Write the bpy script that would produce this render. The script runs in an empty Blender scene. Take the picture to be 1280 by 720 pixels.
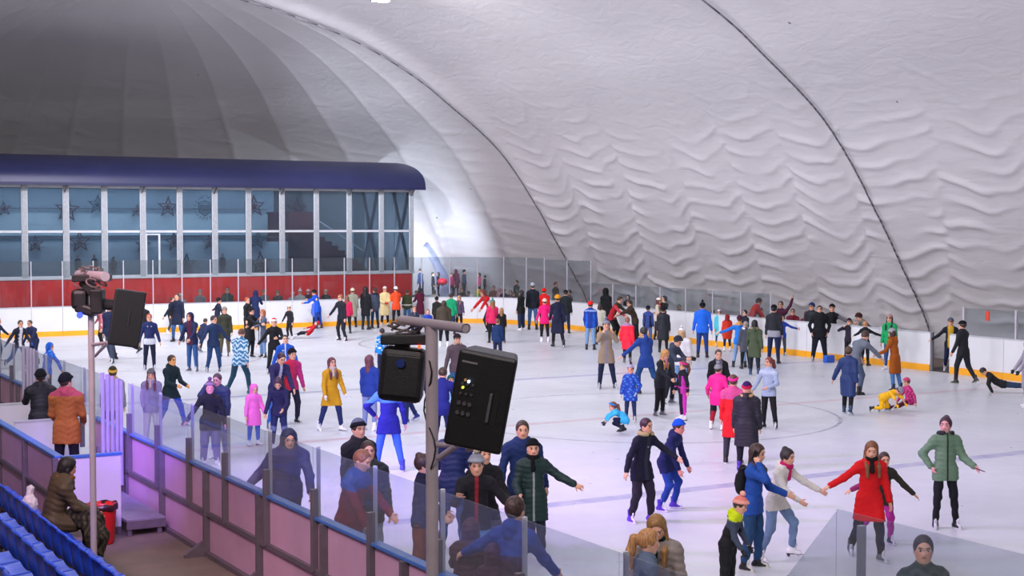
import bpy, math, random, os
import numpy as np
C = bpy.context.scene.collection
random.seed(7)
# ------------------------------------------------------------------ camera
FPX = 1830.0; HC = 4.5; TILT = math.atan(78/FPX); AZ = math.radians(29.9)
FW = np.array([math.sin(AZ)*math.cos(TILT), math.cos(AZ)*math.cos(TILT), -math.sin(TILT)])
RT = np.array([math.cos(AZ), -math.sin(AZ), 0.0])
UP = np.array([math.sin(AZ)*math.sin(TILT), math.cos(AZ)*math.sin(TILT), math.cos(TILT)])
CAM = np.array([0, 0, HC])
def ray(x, y): return FW + RT*((x-640)/FPX) + UP*((360-y)/FPX)
def atz(x, y, z): r = ray(x, y); return CAM + r*((z-HC)/r[2])
def atw(x, y, w): r = ray(x, y); return CAM + r*(w/r[0])
def atl(x, y, l): r = ray(x, y); return CAM + r*(l/r[1])
def lin(h):
    if isinstance(h, str):
        h = h.lstrip('#'); h = [int(h[i:i+2], 16)/255 for i in (0, 2, 4)]
    return tuple((c/12.92 if c <= 0.04045 else ((c+0.055)/1.055)**2.4) for c in h)
cd = bpy.data.cameras.new('camera'); cam = bpy.data.objects.new('camera', cd); C.objects.link(cam)
cam.location = CAM; cam.rotation_euler = (math.pi/2-TILT, 0, -AZ)
cd.sensor_width = 36; cd.lens = FPX/1280*36; cd.clip_end = 400
bpy.context.scene.camera = cam

# ------------------------------------------------------------------ materials
def newmat(name):
    m = bpy.data.materials.new(name); m.use_nodes = True
    nt = m.node_tree; b = nt.nodes['Principled BSDF']
    return m, nt, b
def N(nt, t, **kw):
    n = nt.nodes.new(t)
    for k, v in kw.items():
        if k in n.inputs: n.inputs[k].default_value = v
        else: setattr(n, k, v)
    return n
def mat(name, col, rough=0.6, metal=0.0, nscale=8.0, var=0.12, bump=0.0, bscale=None, spec=0.5, emit=None, es=0):
    m, nt, b = newmat(name)
    c = lin(col)
    tc = N(nt, 'ShaderNodeTexCoord'); no = N(nt, 'ShaderNodeTexNoise'); no.inputs['Scale'].default_value = nscale
    no.inputs['Detail'].default_value = 4
    nt.links.new(tc.outputs['Object'], no.inputs['Vector'])
    cr = N(nt, 'ShaderNodeValToRGB')
    cr.color_ramp.elements[0].color = tuple(max(0, v*(1-var)) for v in c)+(1,)
    cr.color_ramp.elements[1].color = tuple(min(1, v*(1+var)) for v in c)+(1,)
    cr.color_ramp.elements[0].position = .3; cr.color_ramp.elements[1].position = .7
    nt.links.new(no.outputs['Fac'], cr.inputs['Fac']); nt.links.new(cr.outputs['Color'], b.inputs['Base Color'])
    b.inputs['Roughness'].default_value = rough; b.inputs['Metallic'].default_value = metal
    b.inputs['Specular IOR Level'].default_value = spec
    if bump:
        n2 = N(nt, 'ShaderNodeTexNoise'); n2.inputs['Scale'].default_value = bscale or nscale*6
        nt.links.new(tc.outputs['Object'], n2.inputs['Vector'])
        bp = N(nt, 'ShaderNodeBump'); bp.inputs['Strength'].default_value = bump; bp.inputs['Distance'].default_value = .01
        nt.links.new(n2.outputs['Fac'], bp.inputs['Height']); nt.links.new(bp.outputs['Normal'], b.inputs['Normal'])
    if emit:
        b.inputs['Emission Color'].default_value = lin(emit)+(1,); b.inputs['Emission Strength'].default_value = es
    return m
def colmat(name, rough, bump=.25, bscale=60, spec=.4, sss=0, sheen=0, strand=0):
    m, nt, b = newmat(name)
    at = N(nt, 'ShaderNodeAttribute'); at.attribute_name = 'Col'
    tc = N(nt, 'ShaderNodeTexCoord'); no = N(nt, 'ShaderNodeTexNoise'); no.inputs['Scale'].default_value = bscale
    nt.links.new(tc.outputs['Object'], no.inputs['Vector'])
    mp = N(nt, 'ShaderNodeMapRange'); mp.inputs['To Min'].default_value = .82; mp.inputs['To Max'].default_value = 1.18
    nt.links.new(no.outputs['Fac'], mp.inputs['Value'])
    mx = N(nt, 'ShaderNodeVectorMath', operation='SCALE')
    nt.links.new(at.outputs['Color'], mx.inputs[0]); nt.links.new(mp.outputs['Result'], mx.inputs['Scale'])
    nt.links.new(mx.outputs['Vector'], b.inputs['Base Color'])
    if strand:
        mpn = N(nt, 'ShaderNodeMapping'); mpn.inputs['Scale'].default_value = (1, 1, .12); nt.links.new(tc.outputs['Object'], mpn.inputs['Vector']); nt.links.new(mpn.outputs[0], no.inputs['Vector'])
        no.inputs['Detail'].default_value = 3; mp.inputs['From Min'].default_value = .3; mp.inputs['From Max'].default_value = .7; mp.inputs['To Min'].default_value = .5; mp.inputs['To Max'].default_value = 1.5
    bp = N(nt, 'ShaderNodeBump'); bp.inputs['Strength'].default_value = bump; bp.inputs['Distance'].default_value = .012
    n3 = N(nt, 'ShaderNodeTexNoise'); n3.inputs['Scale'].default_value = 14; n3.inputs['Detail'].default_value = 3; n3.inputs['Distortion'].default_value = 1.2
    nt.links.new(tc.outputs['Object'], n3.inputs['Vector'])
    nt.links.new(n3.outputs['Fac'], bp.inputs['Height']); nt.links.new(bp.outputs['Normal'], b.inputs['Normal'])
    b.inputs['Roughness'].default_value = rough; b.inputs['Specular IOR Level'].default_value = spec
    if sheen: b.inputs['Sheen Weight'].default_value = sheen
    return m
M_SKIN = colmat('skin', .55, .08, 40)
M_CLOTH = colmat('woven_cloth', .8, .9, 45, .3)
M_PUFF = colmat('nylon_shell', .6, .6, 30, .35)
M_KNIT = colmat('knitted_wool', .95, 1.0, 160, .2)
M_HAIR = colmat('hair_strands', .5, 1.0, 90, .5, strand=1)
M_BOOT = colmat('boot_leather', .4, .1, 80, .5)
M_BLADE = mat('skate_steel', '#dcdfe6', .3, .35, 20, .05)

# ------------------------------------------------------------------ implicit surfaces -> one mesh
def V(*a): return np.array(a, float)
def nrm(v): v = np.asarray(v, float); return v/(np.linalg.norm(v)+1e-12)
class Field:
    def __init__(s, vox): s.vox = vox; s.pr = []; s.post = []
    def cap(s, a, b, ra, rb=None, k=.02, sq=None, op='+'):
        s.pr.append(('c', np.array(a, float), np.array(b, float), ra, ra if rb is None else rb, k, sq, op))
    def ell(s, c, R, r, k=.02, op='+'):       # R rows: local axes
        s.pr.append(('e', np.array(c, float), np.array(R, float), np.array(r, float), 0, k, None, op))
    def half(s, p, n):                         # keep the side opposite to n
        s.post.append((np.array(p, float), nrm(n)))
    def build(s):
        vox = s.vox; lo = np.full(3, 1e9); hi = -lo; bb = []
        for t, a, b, ra, rb, k, sq, op in s.pr:
            if t == 'c':
                r = max(ra, rb)
                if sq is not None and sq[1] < 1: r = r/sq[1]
                l_, h_ = np.minimum(a, b)-r, np.maximum(a, b)+r
            else:
                r = np.sqrt(((b.T*ra)**2).sum(1)); l_, h_ = a-r, a+r
            bb.append((l_, h_))
            if op == '+': lo = np.minimum(lo, l_); hi = np.maximum(hi, h_)
        lo = lo-2.5*vox; n = np.ceil((hi+2.5*vox-lo)/vox).astype(int)+1
        G = [lo[i]+np.arange(n[i])*vox for i in range(3)]
        f = np.full(n, .5, np.float32)
        for (t, a, b, ra, rb, k, sq, op), (l_, h_) in zip(s.pr, bb):
            m = k+2*vox
            i0 = np.maximum(0, np.floor((l_-m-lo)/vox).astype(int)); i1 = np.minimum(n, np.ceil((h_+m-lo)/vox).astype(int)+1)
            if (i1 <= i0).any(): continue
            X = G[0][i0[0]:i1[0], None, None]; Y = G[1][None, i0[1]:i1[1], None]; Z = G[2][None, None, i0[2]:i1[2]]
            if t == 'c':
                px, py, pz = X-a[0], Y-a[1], Z-a[2]; ab = b-a
                if sq is not None:
                    ax, q = sq; dt = (px*ax[0]+py*ax[1]+pz*ax[2])*(q-1)
                    px = px+ax[0]*dt; py = py+ax[1]*dt; pz = pz+ax[2]*dt
                    ab = ab+ax*(np.dot(ab, ax)*(q-1))
                L2 = np.dot(ab, ab)+1e-9
                h = np.clip((px*ab[0]+py*ab[1]+pz*ab[2])/L2, 0, 1)
                d = np.sqrt((px-ab[0]*h)**2+(py-ab[1]*h)**2+(pz-ab[2]*h)**2)-(ra+(rb-ra)*h)
            else:
                px, py, pz = X-a[0], Y-a[1], Z-a[2]; R = b; r = ra
                q = np.sqrt(sum(((px*R[i][0]+py*R[i][1]+pz*R[i][2])/r[i])**2 for i in range(3)))
                d = (q-1)*r.min()
            g = f[i0[0]:i1[0], i0[1]:i1[1], i0[2]:i1[2]]
            if op == '+':
                hh = np.maximum(k-np.abs(g-d), 0)/max(k, 1e-6)
                g[...] = np.minimum(g, d)-hh*hh*k*.25
            else:
                hh = np.maximum(k-np.abs(g+d), 0)/max(k, 1e-6)
                g[...] = np.maximum(g, -d)+hh*hh*k*.25
        for p, nn in s.post:
            d = (G[0][:, None, None]-p[0])*nn[0]+(G[1][None, :, None]-p[1])*nn[1]+(G[2][None, None, :]-p[2])*nn[2]
            f = np.maximum(f, d.astype(np.float32))
        if getattr(s, 'warp', None) is not None: f = s.warp(f, G)
        f[0] = f[-1] = .5; f[:, 0] = f[:, -1] = .5; f[:, :, 0] = f[:, :, -1] = .5
        ins = f < 0
        cnt = np.zeros(np.array(n)-1, np.int8)
        offs = [(i, j, k) for i in (0, 1) for j in (0, 1) for k in (0, 1)]
        for i, j, k in offs: cnt += ins[i:n[0]-1+i, j:n[1]-1+j, k:n[2]-1+k]
        act = np.argwhere((cnt > 0) & (cnt < 8))
        if len(act) == 0: return np.zeros((0, 3)), np.zeros((0, 4), int)
        idx = np.full(np.array(n)-1, -1, np.int32); idx[tuple(act.T)] = np.arange(len(act))
        cv = np.stack([f[act[:, 0]+i, act[:, 1]+j, act[:, 2]+k] for i, j, k in offs], 1)
        acc = np.zeros((len(act), 3)); c2 = np.zeros(len(act))
        for e0 in range(8):
            for e1 in range(e0+1, 8):
                d = np.array(offs[e1])-np.array(offs[e0])
                if np.abs(d).sum() != 1: continue
                a0, a1 = cv[:, e0], cv[:, e1]; mk = (a0 < 0) != (a1 < 0)
                tt = np.where(mk, a0/(a0-a1+1e-12*(~mk)+((a0 == a1)*1e-9)), 0)
                acc += (np.array(offs[e0])+tt[:, None]*d)*mk[:, None]; c2 += mk
        vs = lo+(act+acc/c2[:, None])*vox
        Q = []
        for ax in range(3):
            sl0 = [slice(None)]*3; sl1 = [slice(None)]*3; sl0[ax] = slice(0, -1); sl1[ax] = slice(1, None)
            a0 = ins[tuple(sl0)]; a1 = ins[tuple(sl1)]
            for flip, mk in ((0, a0 & ~a1), (1, ~a0 & a1)):
                E = np.argwhere(mk)
                if len(E) == 0: continue
                u, v = [(1, 2), (2, 0), (0, 1)][ax]
                du = np.zeros(3, int); dv = np.zeros(3, int); du[u] = 1; dv[v] = 1
                q = np.stack([idx[tuple((E-du-dv).T)], idx[tuple((E-dv).T)], idx[tuple(E.T)], idx[tuple((E-du).T)]], 1)
                Q.append(q if not flip else q[:, ::-1])
        return vs, np.concatenate(Q)
def meshfrom(name, vs, fs, cols=None, material=None, smooth=True):
    me = bpy.data.meshes.new(name)
    nv, nf = len(vs), len(fs)
    me.vertices.add(nv); me.vertices.foreach_set('co', np.asarray(vs, np.float32).ravel())
    fs = np.asarray(fs); kk = fs.shape[1] if nf else 4
    me.loops.add(nf*kk); me.loops.foreach_set('vertex_index', fs.astype(np.int32).ravel())
    me.polygons.add(nf); me.polygons.foreach_set('loop_start', (np.arange(nf)*kk).astype(np.int32))
    me.update(calc_edges=True)
    if smooth: me.polygons.foreach_set('use_smooth', np.ones(nf, bool))
    if cols is not None:
        ca = me.color_attributes.new('Col', 'FLOAT_COLOR', 'POINT')
        c4 = np.ones((nv, 4), np.float32); c4[:, :3] = cols; ca.data.foreach_set('color', c4.ravel())
    if material: me.materials.append(material)
    return me
def link(name, me, parent=None):
    o = bpy.data.objects.new(name, me); C.objects.link(o)
    if parent: o.parent = parent
    return o
def tag(o, label=None, cat=None, group=None, kind=None):
    if label: o['label'] = label
    if cat: o['category'] = cat
    if group: o['group'] = group
    if kind: o['kind'] = kind
    return o
def empty(name, loc=(0, 0, 0), rz=0):
    o = bpy.data.objects.new(name, None); C.objects.link(o); o.location = loc; o.rotation_euler = (0, 0, rz)
    o.empty_display_size = .2
    return o
# boxes, tubes and prisms collected into ONE mesh
class MB:
    def __init__(s): s.v = []; s.f = []
    def poly(s, pts, faces):
        n = len(s.v); s.v += [tuple(p) for p in pts]; s.f += [tuple(i+n for i in f) for f in faces]; return s
    def box(s, c, d, R=None):
        R = np.eye(3) if R is None else np.array(R); c = np.array(c, float)
        P = [c+R[0]*x*d[0]/2+R[1]*y*d[1]/2+R[2]*z*d[2]/2 for x in (-1, 1) for y in (-1, 1) for z in (-1, 1)]
        return s.poly(P, [(0, 1, 3, 2), (4, 6, 7, 5), (0, 4, 5, 1), (2, 3, 7, 6), (0, 2, 6, 4), (1, 5, 7, 3)])
    def bb(s, x0, x1, y0, y1, z0, z1): return s.box(((x0+x1)/2, (y0+y1)/2, (z0+z1)/2), (x1-x0, y1-y0, z1-z0))
    def bar(s, a, b, w, h=None, upv=(0, 0, 1)):
        a = np.array(a, float); b = np.array(b, float); d = b-a; L = np.linalg.norm(d); d = d/L
        u = np.cross(upv, d)
        if np.linalg.norm(u) < 1e-3: u = np.cross((0, 1, 0), d)
        u = nrm(u); v = np.cross(d, u)
        return s.box((a+b)/2, (L, w, h or w), [d, u, v])
    def tube(s, a, b, r, r2=None, n=12, cap=True):
        a = np.array(a, float); b = np.array(b, float); d = nrm(b-a); r2 = r if r2 is None else r2
        u = np.cross(d, (0, 0, 1))
        if np.linalg.norm(u) < 1e-3: u = V(1, 0, 0)
        u = nrm(u); v = np.cross(d, u); P = []
        for c, rr in ((a, r), (b, r2)):
            for i in range(n):
                t = 2*math.pi*i/n; P.append(c+(u*math.cos(t)+v*math.sin(t))*rr)
        F = [(i, (i+1) % n, n+(i+1) % n, n+i) for i in range(n)]
        if cap: F += [tuple(range(n))[::-1], tuple(range(n, 2*n))]
        return s.poly(P, F)
    def path(s, pts, r, n=8):
        for a, b in zip(pts[:-1], pts[1:]): s.tube(a, b, r, n=n)
        return s
    def lathe(s, prof, c=(0, 0, 0), n=20):
        P = []; F = []; m = len(prof)
        for i in range(n):
            t = 2*math.pi*i/n
            for r, z in prof: P.append((c[0]+r*math.cos(t), c[1]+r*math.sin(t), c[2]+z))
        for i in range(n):
            for j in range(m-1):
                a = i*m+j; b = ((i+1) % n)*m+j; F.append((a, b, b+1, a+1))
        return s.poly(P, F)
    def build(s, name, material, parent=None, smooth=False, bevel=0):
        me = bpy.data.meshes.new(name); me.from_pydata([tuple(map(float, p)) for p in s.v], [], s.f); me.update()
        if material: me.materials.append(material)
        if smooth:
            me.polygons.foreach_set('use_smooth', np.ones(len(me.polygons), bool))
        o = link(name, me, parent)
        if bevel:
            b = o.modifiers.new('bevel', 'BEVEL'); b.width = bevel; b.segments = 2; b.limit_method = 'ANGLE'
        return o
def smooth_angle(o, ang=40):
    me = o.data; me.polygons.foreach_set('use_smooth', np.ones(len(me.polygons), bool))
    try: me.set_sharp_from_angle(angle=math.radians(ang))
    except Exception: pass
    return o
# ------------------------------------------------------------------ skates and shoes (one mesh each, copied)
_boots = {}
def boot_mesh(kind, col, trim):
    key = (kind, col, trim)
    if key in _boots: return _boots[key]
    F = Field(.011 if kind != 'x' else .02)
    X = V(1, 0, 0)
    if kind == 'shoe':
        F.cap((0, -.045, -.055), (0, .13, -.062), .045, .036, .03, (X, 1.15)); F.cap((0, -.01, -.05), (0, -.02, .05), .05, .05, .03)
        F.cap((0, -.05, -.08), (0, .15, -.082), .04, .038, .01, (V(0, 0, 1), 2.6)); F.half((0, 0, -.098), (0, 0, -1))
    else:
        F.cap((0, -.045, -.045), (0, .12, -.055), .046, .036, .03, (X, 1.15))
        F.cap((0, .0, -.03), (0, -.012, .115), .05, .052, .04, (X, 1.1)); F.cap((0, .05, .02), (0, .075, .07), .022, .016, .02)
        F.cap((0, -.06, -.08), (0, .155, -.08), .036, .034, .006, (V(0, 0, 1), 3.5))
        if kind == 'figure': F.cap((0, -.055, -.085), (0, -.05, -.11), .026, .024, .01)
        F.half((0, 0, .13), (0, -.25, 1))
    vs, fs = F.build()
    c = np.tile(np.array(lin(col)), (len(vs), 1)); tc = np.array(lin(trim))
    sole = vs[:, 2] < (-.066 if kind == 'hockey' else -.078); lace = (np.abs(vs[:, 0]) < .024) & (vs[:, 1] > .03) & (vs[:, 2] > -.035)
    c[sole] = lin('#2a2622') if kind != 'hockey' else tc
    c[lace] = tc
    if kind == 'hockey': c[(vs[:, 1] > .12) & (vs[:, 2] > -.078)] = tc*.8
    me = meshfrom('skate_boot', vs, fs, c, M_BOOT)
    bl = None
    if kind != 'shoe':
        b = MB()
        if kind == 'hockey':
            for y in (-.045, .105): b.poly([(-.018, y-.03, -.085), (.018, y-.03, -.085), (.018, y+.035, -.085), (-.018, y+.035, -.085), (-.005, y-.02, -.125), (.005, y-.02, -.125), (.005, y+.025, -.125), (-.005, y+.025, -.125)], [(0, 1, 2, 3), (7, 6, 5, 4), (0, 4, 5, 1), (1, 5, 6, 2), (2, 6, 7, 3), (3, 7, 4, 0)])
            b.bb(-.006, .006, -.07, .14, -.128, -.118)
        else:
            for y in (-.05, .09): b.bb(-.012, .012, y-.02, y+.02, -.12, -.085)
        P = [(-.09, -.125), (-.085, -.143), (.15, -.145), (.175, -.135), (.18, -.115), (.15, -.123)]
        n = len(P); b.poly([(-.003, y, z) for y, z in P]+[(.003, y, z) for y, z in P], [tuple(range(n))[::-1], tuple(range(n, 2*n))]+[(i, (i+1) % n, n+(i+1) % n, n+i) for i in range(n)])
        bm = bpy.data.meshes.new('blade'); bm.from_pydata(b.v, [], b.f); bm.update(); bm.materials.append(M_BLADE); bl = bm
    _boots[key] = (me, bl); return _boots[key]

# ------------------------------------------------------------------ people
def rotm(ax, deg):
    t = math.radians(deg); c, s = math.cos(t), math.sin(t); x, y, z = nrm(ax)
    return np.array([[c+x*x*(1-c), x*y*(1-c)-z*s, x*z*(1-c)+y*s], [y*x*(1-c)+z*s, c+y*y*(1-c), y*z*(1-c)-x*s], [z*x*(1-c)-y*s, z*y*(1-c)+x*s, c+z*z*(1-c)]])
def dr(f, o, s):
    f, o = math.radians(f), math.radians(o)
    return V(s*math.sin(o), math.cos(o)*math.sin(f), -math.cos(o)*math.cos(f))
POSES = dict(
    stand=dict(la=(4, 9, 12, 5), ra=(2, 8, 14, 6), ll=(1, 4, -2, 3), rl=(-1, 4, -3, 4)),
    glide=dict(lean=9, la=(0, 16, 22, 12), ra=(-6, 18, 20, 14), ll=(16, 5, -14, 6), rl=(10, 6, -20, 8)),
    stride=dict(lean=16, la=(25, 12, 50, 6), ra=(-25, 14, -5, 12), ll=(28, 4, -12, 4), rl=(-12, 12, -48, 16), rf=35),
    walk=dict(lean=4, la=(18, 8, 35, 4), ra=(-16, 8, 0, 8), ll=(18, 3, 2, 3), rl=(-12, 4, -30, 5), rf=22),
    arms=dict(lean=8, la=(15, 48, 20, 55), ra=(10, 45, 15, 55), ll=(12, 7, -12, 8), rl=(10, 7, -16, 8)),
    front=dict(lean=4, la=(20, 12, 75, -12), ra=(18, 12, 80, -14), ll=(4, 4, -6, 4), rl=(-2, 5, -6, 5)),
    lean=dict(lean=28, la=(45, 12, 80, 2), ra=(45, 12, 80, 2), ll=(2, 5, -6, 5), rl=(-4, 5, -10, 5)),
    bend=dict(lean=50, hp=10, la=(45, 8, 30, 0), ra=(40, 8, 25, 0), ll=(28, 5, -18, 5), rl=(24, 6, -22, 6)),
    crouch=dict(lean=48, hp=-25, la=(55, 8, 40, 4), ra=(50, 8, 40, 4), ll=(95, 8, -35, 6), rl=(70, 8, -62, 8), rf=20),
    sit=dict(lean=8, la=(20, 8, 60, -8), ra=(20, 8, 60, -8), ll=(84, 7, 6, 4), rl=(84, 7, 2, 4)),
    phone=dict(lean=6, hp=12, la=(25, 10, 105, -14), ra=(8, 8, 20, 4), ll=(3, 4, -3, 4), rl=(0, 4, -4, 4)),
    ear=dict(lean=5, hp=8, la=(8, 9, 15, 4), ra=(75, 18, 215, -15), ll=(4, 4, -6, 4), rl=(-4, 5, -12, 5)),
)
def fk(H, P):
    g = lambda k, d=0: P.get(k, d)
    ch = min(1, max(0, (1.55-H)/.6)); hs = 1.04+.28*ch
    lean, side, tw = g('lean'), g('side'), g('tw')
    J = {}; R0 = rotm((1, 0, 0), P.get('rx', 0)) @ rotm((0, 1, 0), P.get('ry', 0))
    pel = V(0, 0, 0)
    def up_(l): return rotm((0, 1, 0), side) @ (rotm((1, 0, 0), -l) @ V(0, 0, 1))
    u1, u2 = up_(lean*.6), up_(lean*1.12)
    waist = u1*.11*H; neck = waist+u2*.195*H
    right = rotm(u2, tw) @ (rotm((0, 1, 0), side) @ V(1, 0, 0)); fwd = np.cross(u2, right)
    J.update(pel=pel, waist=waist, neck=neck, cu=u2, cr=right, cf=fwd)
    hup = rotm((0, 1, 0), g('hside')) @ up_(lean*.45+g('hp')); hr = rotm(hup, tw+g('hy')) @ V(1, 0, 0); hr = nrm(hr-hup*hr.dot(hup)); hf = np.cross(hup, hr)
    J['hup'], J['hr'], J['hf'] = hup, hr, hf
    J['hc'] = neck+nrm(u2+hup)*.032*H+hup*.057*H*hs
    J['hs'] = hs*H; J['top'] = J['hc']+hup*.068*H*hs
    sw = .112*P.get('sw', 1)*(1-.06*ch)
    for s, n in ((-1, 'l'), (1, 'r')):
        sh = neck-u2*.048*H+right*s*sw*H*.88; a = P[n+'a']
        e = sh+dr(a[0], a[1], s)*.163*H; w = e+dr(a[2], a[3], s)*.142*H; hd = nrm(dr(a[2], a[3], s))
        J[n+'s'], J[n+'e'], J[n+'w'], J[n+'hd'] = sh, e, w, hd
        hp_ = V(s*.05*H, 0, -.005*H); l = P[n+'l']; LL = .245-.02*ch
        k = hp_+dr(l[0], l[1], s)*LL*H; an = k+dr(l[2], l[3], s)*(LL-.005)*H
        J[n+'h'], J[n+'k'], J[n+'n'] = hp_, k, an
        ft = P.get('ft', 14); fp = P.get(n+'f', 0)
        yawv = rotm((0, 0, 1), -s*P.get(n+'t', ft)) @ V(0, 1, 0); xr = np.cross(yawv, V(0, 0, 1))
        J[n+'ff'] = rotm(xr, -fp) @ yawv; J[n+'fu'] = rotm(xr, -fp) @ V(0, 0, 1)
    for k in list(J):
        if isinstance(J[k], np.ndarray): J[k] = R0 @ J[k]
    return J
FS = 1.0/1.72
def lowest(J, H, ankle):
    z = 9
    for n in 'lr':
        for y in (-.085, .165):
            z = min(z, (J[n+'n']+(J[n+'ff']*y-J[n+'fu']*ankle)*H*FS)[2])
    return z
PEOPLE = []
def person(x, yf, yt, face, pose='stand', label='', H=None, j='#22252c', t='#1c1e24', grp=None, jl=.085, puff=0, hair=('short', '#3a2a20'),
           hat=None, hood=None, fur=None, jp=(), tp=(), skin='#d9a489', glove=None, boot=('hockey', '#1c1c20', '#d8dadd'), tw_=1.0, scarf=None,
           sw=1.0, z0=0.0, pos=None, flare=1.0, collar=None, vox=None, hand='relax', hands=(None, None), ear=None, bodyw=1.0, ztop=None, tall=None, seat=False, band=None, **ov):
    P = dict(POSES[pose]); P.update(ov); P['sw'] = sw
    shoe = boot is None or boot[0] == 'shoe'; ankle = .098 if shoe else .145
    J = fk(1.0, P)
    allz = [J[k][2]-r for k, r in (('pel', .08), ('lk', .035), ('rk', .035), ('lw', .02), ('rw', .02), ('le', .025), ('re', .025), ('hc', .07), ('neck', .05))]
    low = min([lowest(J, 1.0, ankle)]+allz) if not seat else lowest(J, 1.0, ankle)
    span = (max(J['top'][2], J['hc'][2]+.05)-low)
    if pos is not None:
        base = V(pos[0], pos[1], z0)
        if H is None: H = 1.7
    elif yf is not None:
        base = atz(x, yf, z0)
        if H is None:
            d = np.linalg.norm((base-CAM)[:2]); r = ray(x, yt); zt = HC+r[2]*d/np.linalg.norm(r[:2]); H = (zt-z0)/span
    else:
        zt = z0+H*span; base = atz(x, yt, zt); base[2] = z0
    H = float(min(2.02, max(.6, H)))
    dist = float(np.dot(base-CAM, FW))
    J = fk(H, P); dz = -low*H
    for k in ('pel', 'waist', 'neck', 'hc', 'top', 'ls', 'le', 'lw', 'lh', 'lk', 'ln', 'rs', 're', 'rw', 'rh', 'rk', 'rn'): J[k] = J[k]+V(0, 0, dz)
    # centre the mean of the feet on the base point
    off = (J['ln']+J['rn'])/2 if not P.get('cpel') else J['pel'].copy()
    off[2] = 0
    for k in ('pel', 'waist', 'neck', 'hc', 'top', 'ls', 'le', 'lw', 'lh', 'lk', 'ln', 'rs', 're', 'rw', 'rh', 'rk', 'rn'): J[k] = J[k]-off
    vox = vox or min(.036, max(.0095, .00062*dist)); near = dist < 24
    cdir = -(base-CAM)[:2]; cdir = cdir/np.linalg.norm(cdir); rdir = V(-cdir[1], cdir[0]); fa = math.radians(face)
    fdir = cdir*math.cos(fa)+rdir*math.sin(fa)
    rz = math.atan2(fdir[1], fdir[0])-math.pi/2
    root = empty('person', tuple(base), rz)
    tag(root, label, 'person', grp)
    h = H; S = J['hs']; w = bodyw
    ch = min(1, max(0, (1.55-H)/.6)); w = w*(1+.12*ch)
    hr, hf, hup, hc = J['hr'], J['hf'], J['hup'], J['hc']; cr, cf, cu = J['cr'], J['cf'], J['cu']
    HR = np.array([hr, hf, hup])
    # --- body
    F = Field(vox)
    F.cap(J['pel'], J['waist'], .064*h*w, .058*h*w, .04*h, (cf, 1.3)); F.cap(J['waist'], J['neck']-cu*.05*h, .06*h*w, .07*h*w, .04*h, (cf, 1.35))
    F.cap(J['ls'], J['rs'], .032*h, .032*h, .03*h); F.cap(J['neck']-cu*.02*h, hc-hup*.03*S, .03*h, .03*h, .02*h)
    for n, s in (('l', -1), ('r', 1)):
        F.cap(J[n+'s'], J[n+'e'], .028*h, .023*h, .02*h); F.cap(J[n+'e'], J[n+'w'], .024*h, .017*h, .015*h)
        F.cap(J[n+'h'], J[n+'k'], .044*h, .027*h, .03*h); F.cap(J[n+'k'], J[n+'n'], .027*h, .02*h, .02*h)
        F.cap(J[n+'n']-J[n+'fu']*.01*h, J[n+'n']-J[n+'fu']*.02*h+J[n+'ff']*.035*h, .018*h, .015*h, .015*h)
        hd = J[n+'hd']; hd = rotm((1, 0, 0), P.get('rx', 0)) @ rotm((0, 1, 0), P.get('ry', 0)) @ hd if False else hd
        # palm normal points towards the thigh / the body; hand type may turn it
        ht = hands[0 if s < 0 else 1] or hand
        side = V(-s, 0, 0); pn = nrm(side-hd*side.dot(hd)) if abs(side.dot(hd)) < .9 else nrm(V(0, -1, 0)-hd*hd.dot(V(0, -1, 0)))
        if ht == 'open': pn = nrm(V(0, 1, 0)-hd*hd[1]) if abs(hd[1]) < .9 else nrm(V(0, 0, -1)-hd*-hd[2])
        fx = np.cross(pn, hd)                      # across the palm
        if fx.dot(V(0, 1, 0.2)) < 0 and ht != 'open': fx = -fx        # thumb side forward
        if ht == 'open' and fx[0]*s > 0: fx = -fx
        mr = max(.0052*h, .52*vox); w0 = J[n+'w']
        pc = w0+hd*.03*h
        F.cap(w0+hd*.008*h, w0+hd*.042*h, .02*h, .023*h, .01*h, (pn, 1.9))
        curl = {'relax': 28, 'grip': 78, 'open': 6, 'point': 60}[ht]; spr = {'relax': .2, 'grip': .1, 'open': .9, 'point': .2}[ht]
        for i, ln in enumerate((.036, .041, .038, .03)):
            o_ = (1.5-i)*.0108*h; b0 = w0+hd*.05*h+fx*o_; d0 = nrm(hd+fx*(1.5-i)*.16*spr)
            c_ = curl*(1+.1*i) if not (ht == 'point' and i == 0) else 4
            d1 = nrm(d0*math.cos(math.radians(c_*.5))+pn*math.sin(math.radians(c_*.5))); d2 = nrm(d0*math.cos(math.radians(c_*1.4))+pn*math.sin(math.radians(c_*1.4)))
            m1 = b0+d1*ln*.5*h; F.cap(b0-d0*.012*h, m1, mr*1.05, mr, .003*h); F.cap(m1, m1+d2*ln*.5*h, mr, mr*.85, .002*h)
        tb = w0+hd*.018*h+fx*.02*h; tm = tb+nrm(hd*.8+fx*.75+pn*.25)*.024*h
        F.cap(tb-fx*.008*h, tm, mr*1.5, mr*1.15, .006*h); F.cap(tm, tm+nrm(hd+fx*(.5 if ht == 'open' else .05)+pn*.3)*.02*h, mr*1.1, mr*.9, .003*h)
    # head
    F.ell(hc+hup*.012*S-hf*.004*S, HR, (.0445*S, .054*S, .055*S), .02*S)
    F.ell(hc-hup*.022*S+hf*.012*S, HR, (.036*S, .04*S, .046*S), .025*S)
    F.ell(hc-hup*.052*S+hf*.03*S, HR, (.016*S, .013*S, .012*S), .018*S)             # chin
    F.cap(hc+hup*.004*S+hf*.047*S, hc-hup*.017*S+hf*.058*S, .0045*S, max(.0075*S, .4*vox), .008*S)   # nose
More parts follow.
